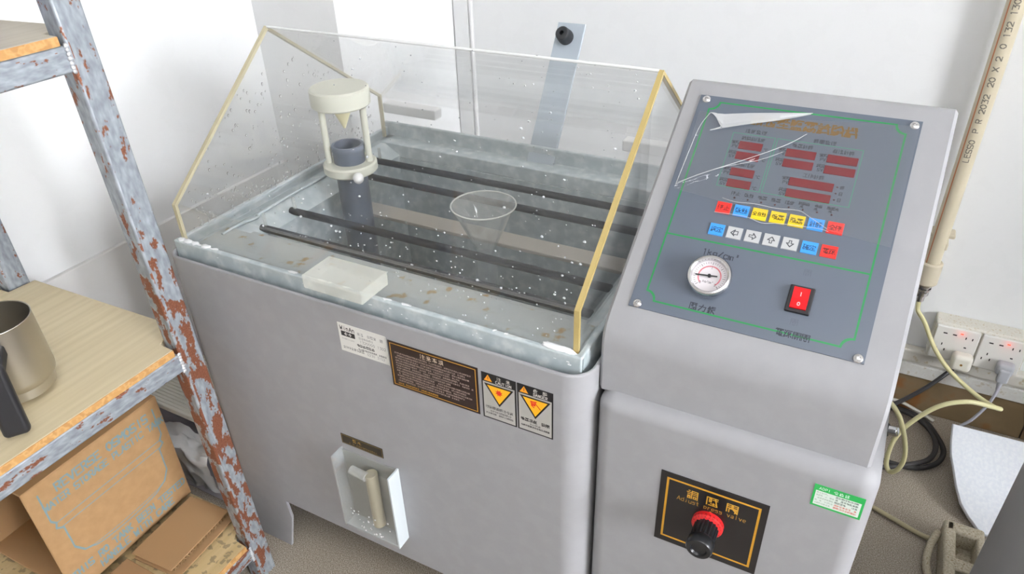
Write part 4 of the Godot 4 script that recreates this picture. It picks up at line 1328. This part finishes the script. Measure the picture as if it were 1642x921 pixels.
# ---------------------------------------------------------------- what stands on the rack
func rack_goods() -> void:
	var mug := thing("steel_mug", "brushed stainless steel mug with a black handle on the middle shelf", "mug", Vector3(-0.140, 0.5850, 0.265))
	var mb := MB.new()
	mb.lathe([Vector2(0.0, 0.0), Vector2(0.043, 0.0), Vector2(0.0455, 0.002), Vector2(0.0455, 0.016), Vector2(0.0505, 0.022), Vector2(0.0515, 0.030), Vector2(0.0500, 0.118), Vector2(0.0506, 0.1195), Vector2(0.0500, 0.1205), Vector2(0.0488, 0.1195), Vector2(0.0488, 0.118), Vector2(0.0500, 0.030), Vector2(0.0440, 0.020), Vector2(0.0, 0.018)], 56)
	put("cup", mb, M.steel, mug)
	mb = MB.new()
	var hd := Vector3(0.825, 0, 0.565)
	var hb := Basis(Vector3.UP.cross(hd).normalized(), Vector3.UP, hd)
	mb.box(hd * 0.074 + Vector3(0, 0.094, 0), Vector3(0.026, 0.020, 0.058), 0.005, 3, hb)
	mb.box(hd * 0.112 + Vector3(0, 0.055, 0), Vector3(0.033, 0.106, 0.017), 0.007, 3, hb * Basis(Vector3(1, 0, 0), -0.12))
	put("handle", mb, M.black, mug)

	# carton that shows its printed side
	var im := canvas(540, 520, c8(174, 138, 96))
	var f := FastNoiseLite.new(); f.seed = 2; f.frequency = 0.02; f.fractal_octaves = 4
	for j in 520:
		for i in 540:
			im.set_pixel(i, j, c8(166, 130, 90).lerp(c8(180, 144, 102), 0.5 + 0.5 * f.get_noise_2d(i, j)))
	var blue := c8(122, 146, 152)
	centred(im, "REVERSE OSMOSIS", Vector2(290, 56), 34, blue, 6, 0.14)
	centred(im, "WATER STORAGE PLASTIC TANK", Vector2(290, 106), 27, blue, 5, 0.1)
	# outline of the tank in the drawing
	var half := [Vector2(236, 40), Vector2(236, 166), Vector2(222, 186), Vector2(230, 206), Vector2(208, 222), Vector2(206, 330), Vector2(180, 372), Vector2(150, 384)]
	for sd in [-1.0, 1.0]:
		for i in half.size() - 1:
			line(im, Vector2(276 + sd * half[i].x, half[i].y), Vector2(276 + sd * half[i + 1].x, half[i + 1].y), blue, 6)
	line(im, Vector2(54, 186), Vector2(498, 186), blue, 4)
	line(im, Vector2(66, 216), Vector2(486, 216), blue, 4)
	for i in 24:
		var a := PI * i / 24
		var b := PI * (i + 1) / 24
		line(im, Vector2(276 + cos(a) * 150, 384 + sin(a) * 22), Vector2(276 + cos(b) * 150, 384 + sin(b) * 22), blue, 5)
		line(im, Vector2(276 + cos(a) * 170, 376 + sin(a) * 14), Vector2(276 + cos(b) * 170, 376 + sin(b) * 14), blue, 3)
	centred(im, "THIS RO TANK BEEN TESTED", Vector2(276, 440), 29, blue, 6, 0.12)
	centred(im, "HANDLE WITH CARE", Vector2(290, 486), 29, blue, 6, 0.12)
	var card := mat(c8(170, 134, 94), 0.8)
	var ct := thing("carton", "brown carton printed with a blue tank drawing on the lower shelf", "box", Vector3(-0.196, 0.1145, 0.186))
	ct.rotation.y = deg_to_rad(1.5)
	mb = MB.new()
	# lies on its side, open towards the front
	mb.box(Vector3(-0.003, 0.131, 0.0), Vector3(0.004, 0.262, 0.270), 0.0015)
	mb.box(Vector3(-0.243, 0.131, 0.0), Vector3(0.004, 0.262, 0.270), 0.0015)
	mb.box(Vector3(-0.123, 0.002, 0.0), Vector3(0.240, 0.004, 0.270), 0.0015)
	mb.box(Vector3(-0.123, 0.260, 0.0), Vector3(0.240, 0.004, 0.270), 0.0015)
	mb.box(Vector3(-0.123, 0.131, -0.133), Vector3(0.240, 0.262, 0.004), 0.0015)
	put("carton_body", mb, card, ct)
	put("printed_side", plate(Vector3(-0.0015, 0.260, 0.133), Vector3(0, 0, -1), DOWN, 0.266, 0.258, 0.001), printed(im, 0.8), ct)

	var fl := thing("flattened_carton", "flattened corrugated carton lying in front of the printed carton", "cardboard", Vector3(-0.122, 0.1115, 0.138))
	fl.rotation.y = deg_to_rad(4)
	var brown := mat(c8(166, 132, 94), 0.85)
	mb = MB.new()
	mb.box(Vector3(-0.004, 0.0145, 0.0), Vector3(0.100, 0.003, 0.150), 0.0008)
	put("top_sheet", mb, brown, fl)
	mb = MB.new()
	mb.box(Vector3(0.004, 0.0022, -0.004), Vector3(0.112, 0.003, 0.160), 0.0008)
	put("bottom_sheet", mb, brown, fl)
	mb = MB.new()
	for i in 40:
		var z := -0.074 + i * 0.0037
		mb.box(Vector3(-0.004, 0.0084, z), Vector3(0.098, 0.0092, 0.0012), 0.0, 1, Basis(Vector3(1, 0, 0), 0.5 if i % 2 else -0.5))
	var ft := put("fluting", mb, mat(c8(150, 118, 80), 0.9), fl)
	ft.set_meta("kind", "stuff")
	mb = MB.new()
	mb.box(Vector3(0, 0.006, 0), Vector3(0.085, 0.012, 0.16), 0.002)
	var f2 := put("flattened_carton", mb, mat(c8(158, 124, 88), 0.85))
	f2.position = Vector3(-0.130, 0.1115, 0.306)
	tag(f2, "second piece of folded cardboard at the bottom edge beside the printed carton", "cardboard")

	mb = MB.new()
	mb.box(Vector3(0, 0.02, 0), Vector3(0.12, 0.04, 0.10), 0.004)
	var bl := put("blue_box", mb, mat(c8(52, 74, 150), 0.5))
	bl.position = Vector3(-0.215, 1.0715, 0.145)
	tag(bl, "corner of a blue box on the top shelf", "box")

	# behind the rack, on the floor
	var bx := thing("storage_tub", "grey lilac tub on the floor behind the rack", "tub", Vector3(-0.30, 0.0, -0.16))
	mb = MB.new()
	mb.box(Vector3(0, 0.07, -0.01), Vector3(0.34, 0.14, 0.30), 0.008)
	put("tub_body", mb, mat(c8(172, 168, 176), 0.6), bx)
	mb = MB.new()
	var fb := Basis(Vector3(1, 0, 0), -0.25)
	mb.box(Vector3(0, 0.0, 0), Vector3(0.30, 0.012, 0.24), 0.003, 2, fb)
	for i in 22:
		mb.box(fb * Vector3(0, 0.0068, -0.112 + i * 0.0106), Vector3(0.296, 0.0026, 0.005), 0.001, 1, fb)
	var rp := put("ribbed_board", mb, mat(c8(212, 210, 200), 0.7))
	rp.position = Vector3(-0.32, 0.195, -0.15)
	tag(rp, "pale ribbed board lying on the tub behind the rack", "board")
	mb = MB.new()
	var n2 := FastNoiseLite.new(); n2.seed = 8; n2.frequency = 1.6
	var H := func(i: int, j: int) -> Vector3:
		var u := i / 18.0
		var w := j / 18.0
		var drape := maxf(0.0, w - 0.45)
		return Vector3(-0.42 + 0.24 * u, 0.176 - drape * 0.20 + 0.02 * n2.get_noise_2d(u * 2, w * 2), -0.04 + 0.055 * minf(w, 0.5) * 2.0 + 0.012 * n2.get_noise_2d(u * 3 + 5, w * 3) - 0.02 * drape)
	for i in 18:
		for j in 18:
			var q := []
			for d in [[0, 0], [1, 0], [1, 1], [0, 1]]:
				var dx: Vector3 = H.call(i + d[0] + 1, j + d[1]) - H.call(i + d[0] - 1, j + d[1])
				var dy: Vector3 = H.call(i + d[0], j + d[1] + 1) - H.call(i + d[0], j + d[1] - 1)
				q.append([H.call(i + d[0], j + d[1]), -dx.cross(dy).normalized()])
			mb.quad(q[0][0], q[1][0], q[2][0], q[3][0], q[0][1], q[1][1], q[2][1], q[3][1])
	var bg := put("plastic_bag", mb, mat(c8(214, 214, 214), 0.4))
	tag(bg, "crumpled whitish plastic bag hanging over the tub", "bag")

# ---------------------------------------------------------------- on the back wall
func wall_services() -> void:
	var bz := -1.035
	var pp := thing("air_pipe", "beige air pipe with an orange line running down the back wall", "pipe", Vector3(1.0655, 0.0, -1.003))
	var im := canvas(256, 2048, c8(206, 196, 172))
	im.fill_rect(Rect2i(142, 0, 7, 2048), c8(190, 122, 84))
	# lettering that runs up the pipe: drawn lying down, then turned
	var tx := canvas(2048, 40, c8(206, 196, 172))
	var x := 690.0
	for s in ["LESSO", "P-R 2032", "20 X 2", "0 132 1302", "3021"]:
		write(tx, s, Vector2(x, 8), 24, c8(112, 106, 98), 3.5, 0.25, 1.3)
		x += width_of(s, 24, 0.25, 1.3) + 40
	for i in 2048:
		for j in 40:
			im.set_pixel(96 + 39 - j, i, tx.get_pixel(i, j))
	var mb := MB.new()
	for i in 3: mb.lathe([Vector2(0.0168, 0.40 + 0.797 * i), Vector2(0.0168, 1.197 + 0.797 * i)], 32)
	var pm := printed(im, 0.45)
	pm.uv1_offset = Vector3(0.20, 0, 0)
	put("pipe", mb, pm, pp)
	var beige := mat(c8(206, 196, 174), 0.5)
	mb = MB.new()
	mb.lathe([Vector2(0.0, 0.372), Vector2(0.020, 0.372), Vector2(0.0235, 0.376), Vector2(0.0235, 0.425), Vector2(0.021, 0.428), Vector2(0.0168, 0.428)], 32)
	mb.cyl(Vector3(0, 0.392, 0.0), Vector3(0, 0.392, -0.03), 0.022, 24, 0.002)
	put("elbow_fitting", mb, beige, pp)
	mb = MB.new()
	mb.box(Vector3(-0.006, 0.470, -0.012), Vector3(0.052, 0.018, 0.040), 0.004)
	mb.box(Vector3(0.004, 0.495, -0.012), Vector3(0.048, 0.010, 0.036), 0.004)
	put("pipe_clip", mb, beige, pp)
	mb = MB.new()
	mb.lathe([Vector2(0.006, 0.322), Vector2(0.0085, 0.324), Vector2(0.0085, 0.338), Vector2(0.0135, 0.340), Vector2(0.0135, 0.350), Vector2(0.0110, 0.352), Vector2(0.0155, 0.354), Vector2(0.0155, 0.366), Vector2(0.0130, 0.368), Vector2(0.0130, 0.373)], 6, Transform3D(), 0.99)
	mb.lathe([Vector2(0.0148, 0.3535), Vector2(0.0158, 0.356), Vector2(0.0158, 0.360)], 24)
	put("hose_coupling", mb, M.chrome, pp, "metal hose coupling")

	var ob := thing("outlet_box", "dirty white double power outlet box low on the back wall", "power outlet", Vector3(1.2035, 0.240, bz))
	var dirty := triplanar(mat(Color.WHITE, 0.6), noise_tex(0.03, [c8(220, 216, 205), c8(226, 223, 214), c8(184, 162, 126)], [0.35, 0.7, 1.0], 512, FastNoiseLite.TYPE_SIMPLEX, 4, 6), 5.0)
	mb = MB.new()
	mb.box(Vector3(0, 0.0, 0.023), Vector3(0.186, 0.098, 0.046), 0.004)
	put("back_box", mb, dirty, ob)
	var holes := mat(c8(26, 24, 24), 0.7)
	for sx in [-0.0455, 0.0455]:
		mb = MB.new()
		mb.box(Vector3(sx, 0, 0.0495), Vector3(0.087, 0.088, 0.008), 0.0025)
		var fp := put("face_plate", mb, mat(c8(232, 231, 226), 0.4), ob)
		for h in [[-0.024, 0.027, 0.008, 0.003], [-0.005, 0.027, 0.008, 0.003], [0.018, 0.024, 0.0022, 0.006], [0.031, 0.024, 0.0022, 0.006], [-0.024, -0.003, 0.0022, 0.006], [-0.032, -0.017, 0.0022, 0.006], [-0.016, -0.017, 0.0022, 0.006], [0.022, -0.001, 0.005, 0.003]]:
			mb = MB.new()
			mb.box(Vector3(sx + h[0], h[1], 0.0536), Vector3(h[2], h[3], 0.0006))
			put("socket_hole", mb, holes, fp)
		var nl := MB.new()
		nl.box(Vector3(sx + 0.008, 0.033, 0.0537), Vector3(0.006, 0.0028, 0.0014), 0.0005, 1)
		var red := mat(c8(255, 110, 80), 0.4)
		red.emission_enabled = true
		red.emission = c8(255, 70, 40)
		red.emission_energy_multiplier = 1.2
		put("neon_lamp", nl, red, fp)
		var li := OmniLight3D.new()
		li.name = "neon_glow" if sx < 0 else "neon_glow_001"
		li.position = ob.position + Vector3(sx + 0.008, 0.033, 0.058)
		li.light_color = c8(255, 70, 40)
		li.light_energy = 0.00015
		li.light_size = 0.002
		li.omni_range = 8.0
		li.omni_attenuation = 2.0
		li.shadow_enabled = true
		add_child(li, true)

	var p1 := thing("power_plug", "round white plug in the left outlet with a black cable", "plug", Vector3(1.180, 0.212, bz + 0.0545))
	mb = MB.new()
	mb.box(Vector3(0, 0, 0.016), Vector3(0.042, 0.042, 0.030), 0.010, 4)
	put("plug_body", mb, mat(c8(228, 225, 214), 0.45), p1)
	mb = MB.new()
	mb.cyl(Vector3(0, 0.0, 0.0305), Vector3(0, 0.0, 0.0318), 0.0028, 12)
	put("plug_screw", mb, mat(c8(170, 130, 70), 0.4, 0.6), p1)
	mb = MB.new()
	mb.tube([Vector3(-0.008, -0.016, 0.014), Vector3(-0.018, -0.034, 0.022), Vector3(-0.063, -0.059, 0.08), Vector3(-0.135, -0.052, 0.19), Vector3(-0.22, -0.05, 0.26)], 0.0048, 10, 8)
	put("cable", mb, M.black, p1)
	var p2 := thing("power_plug", "grey moulded plug in the right outlet with a thin grey cord", "plug", Vector3(1.264, 0.218, bz + 0.0545))
	var pg := mat(c8(176, 178, 184), 0.5)
	mb = MB.new()
	mb.box(Vector3(0, 0, 0.012), Vector3(0.034, 0.030, 0.024), 0.007, 3)
	mb.box(Vector3(0.001, -0.013, 0.022), Vector3(0.022, 0.034, 0.016), 0.004, 3)
	put("plug_body", mb, pg, p2)
	mb = MB.new()
	for i in 6: mb.cyl(Vector3(0.0, -0.028 - i * 0.004, 0.024), Vector3(0.0, -0.031 - i * 0.004, 0.024), 0.006 - i * 0.0004, 12)
	put("strain_relief", mb, pg, p2)
	mb = MB.new()
	mb.tube([Vector3(0, -0.028, 0.024), Vector3(-0.001, -0.052, 0.032), Vector3(-0.010, -0.090, 0.042), Vector3(-0.030, -0.130, 0.055), Vector3(-0.055, -0.170, 0.06), Vector3(-0.03, -0.211, 0.05)], 0.0034, 8, 6)
	put("cord", mb, mat(c8(178, 178, 188), 0.5), p2)

	mb = MB.new()
	mb.tube([Vector3(1.0655, 0.333, -1.003), Vector3(1.068, 0.300, -1.0), Vector3(1.088, 0.280, -0.985), Vector3(1.120, 0.235, -0.960), Vector3(1.160, 0.203, -0.930), Vector3(1.216, 0.179, -0.900), Vector3(1.250, 0.180, -0.870), Vector3(1.258, 0.198, -0.842), Vector3(1.235, 0.214, -0.820), Vector3(1.189, 0.225, -0.800), Vector3(1.141, 0.210, -0.780), Vector3(1.100, 0.165, -0.760), Vector3(1.078, 0.122, -0.740), Vector3(1.075, 0.073, -0.720), Vector3(1.086, 0.056, -0.710), Vector3(1.098, 0.078, -0.700), Vector3(1.102, 0.115, -0.700), Vector3(1.091, 0.163, -0.700), Vector3(1.065, 0.228, -0.690), Vector3(1.030, 0.286, -0.655), Vector3(0.999, 0.30, -0.62)], 0.0050, 10, 8)
	var hs := put("air_hose", mb, mat(c8(212, 206, 158), 0.3))
	tag(hs, "yellowish clear air hose looping from the beige pipe to the machine", "hose")

# ---------------------------------------------------------------- on the floor at the right
func floor_goods() -> void:
	var mb := MB.new()
	mb.tube([Vector3(1.00, 0.03, -0.97), Vector3(1.073, 0.012, -1.000), Vector3(1.149, 0.007, -0.987), Vector3(1.189, 0.007, -0.925), Vector3(1.199, 0.007, -0.878), Vector3(1.181, 0.007, -0.832), Vector3(1.135, 0.007, -0.799), Vector3(1.060, 0.012, -0.795), Vector3(1.00, 0.014, -0.84), Vector3(1.02, 0.014, -0.96), Vector3(1.095, 0.017, -0.985), Vector3(1.154, 0.017, -0.955), Vector3(1.180, 0.017, -0.898), Vector3(1.169, 0.017, -0.835), Vector3(1.120, 0.012, -0.795), Vector3(1.060, 0.008, -0.765), Vector3(0.98, 0.008, -0.76)], 0.0058, 10, 8)
	tag(put("cable_coil", mb, mat(c8(52, 50, 50), 0.6)), "thick black cable coiled on the floor behind the machine", "cable")
	mb = MB.new()
	mb.tube([Vector3(1.02, 0.012, -0.70), Vector3(1.063, 0.007, -0.645), Vector3(1.076, 0.007, -0.637), Vector3(1.117, 0.007, -0.622), Vector3(1.165, 0.007, -0.605), Vector3(1.205, 0.010, -0.600), Vector3(1.225, 0.02, -0.575)], 0.0050, 10, 6)
	tag(put("floor_cord", mb, mat(c8(178, 168, 136), 0.5)), "thin beige cord across the floor to the dirty power strip", "cord")
	mb = MB.new()
	mb.tube([Vector3(1.0, 0.035, -0.995), Vector3(1.075, 0.032, -1.000), Vector3(1.104, 0.028, -1.001), Vector3(1.150, 0.014, -0.996), Vector3(1.175, 0.006, -0.99)], 0.0042, 8, 6)
	tag(put("white_tube", mb, mat(c8(206, 202, 192), 0.5)), "short white tube at the foot of the tiles behind the black coil", "tube")
	var cn := thing("hose_connector", "black hose connector with a metal nut at the right side of the machine", "connector", Vector3(1.0, 0.155, -0.72))
	mb = MB.new()
	mb.cyl(Vector3(-0.01, -0.0, 0.0), Vector3(0.058, 0.02, 0.02), 0.015, 18, 0.003)
	put("connector_body", mb, M.rubber, cn)
	mb = MB.new()
	mb.cyl(Vector3(0.058, 0.02, 0.02), Vector3(0.074, 0.0255, 0.0247), 0.011, 6, 0.001)
	put("nut", mb, M.chrome, cn)

	# white foam sheet, its left edge cut in a curve, propped against the cabinet
	mb = MB.new()
	var e := [Vector2(1.195, -0.890), Vector2(1.196, -0.850), Vector2(1.200, -0.815), Vector2(1.207, -0.790), Vector2(1.217, -0.750), Vector2(1.229, -0.715), Vector2(1.247, -0.690), Vector2(1.272, -0.664), Vector2(1.60, -0.66), Vector2(1.60, -0.895)]
	var sl := atan2(0.085, 0.225)
	var fx := Basis(UX, Vector3(0, sin(sl), -cos(sl)), Vector3(0, cos(sl), sin(sl)))
	var fp := PackedVector2Array()
	for p in e: fp.append(Vector2(p.x, (-0.664 - p.y) / cos(sl)))
	mb.extrude(fp, Transform3D(fx, Vector3(0, 0.0, -0.664)), 0.010, 0.002)
	var fo := put("foam_sheet", mb, triplanar(mat(Color.WHITE, 0.75), noise_tex(0.05, [c8(228, 232, 240), c8(238, 241, 246)], [0.3, 0.7]), 4.0))
	tag(fo, "white foam sheet with a curved left edge behind the grey cabinet", "foam sheet")
	mb = MB.new()
	mb.box(Vector3(0.30, 0.42, 0.0), Vector3(0.60, 0.84, 0.36), 0.006)
	var cb := thing("grey_cabinet", "plain grey metal cabinet at the lower right corner", "cabinet", Vector3(1.209, 0.0, -0.22))
	put("cabinet_body", mb, mat(c8(186, 186, 188), 0.5), cb)
	mb = MB.new()
	mb.box(Vector3(0.30, 0.42, 0.186), Vector3(0.57, 0.78, 0.012), 0.004)
	put("door", mb, mat(c8(190, 190, 192), 0.5), cb)

	var lk := thing("added_shade_locker", "added tall grey locker outside the picture, put in to shade the back wall right of the power outlets", "locker", Vector3(2.45, 0.0, -0.775))  # unseen block added to keep window light off the back wall
	mb = MB.new()
	mb.box(Vector3(0, 0.75, 0.0), Vector3(0.70, 1.50, 0.50), 0.006)
	put("shade_locker_body", mb, mat(c8(176, 178, 180), 0.5), lk)
	for sx in [-0.172, 0.172]:
		mb = MB.new()
		mb.box(Vector3(sx, 0.75, 0.257), Vector3(0.336, 1.42, 0.014), 0.004)
		put("door", mb, mat(c8(182, 184, 186), 0.5), lk)

	var ps := thing("power_strip", "dirty white plastic frame lying on the floor beside the grey cabinet", "power strip", Vector3(1.196, 0.0, -0.575))
	var grime := triplanar(mat(Color.WHITE, 0.7), noise_tex(0.03, [c8(176, 166, 144), c8(204, 197, 178), c8(136, 118, 90)], [0.3, 0.6, 0.95], 512, FastNoiseLite.TYPE_SIMPLEX, 5, 16), 6.0)
	mb = MB.new()
	mb.box(Vector3(0.010, 0.028, 0.055), Vector3(0.022, 0.052, 0.21), 0.006, 3)
	mb.box(Vector3(0.064, 0.028, 0.055), Vector3(0.014, 0.050, 0.21), 0.004, 3)
	mb.box(Vector3(0.036, 0.028, -0.036), Vector3(0.070, 0.052, 0.030), 0.006, 3)
	mb.box(Vector3(0.036, 0.028, 0.060), Vector3(0.060, 0.050, 0.030), 0.004, 3)
	mb.box(Vector3(0.036, 0.008, 0.055), Vector3(0.060, 0.012, 0.20), 0.002)
	put("frame", mb, grime, ps)
	mb = MB.new()
	mb.tube([Vector3(-0.006, 0.030, -0.030), Vector3(-0.016, 0.026, 0.0), Vector3(-0.022, 0.020, 0.035), Vector3(-0.020, 0.014, 0.06), Vector3(-0.010, 0.012, 0.10)], 0.0075, 8, 6)
	put("torn_flap", mb, grime, ps)
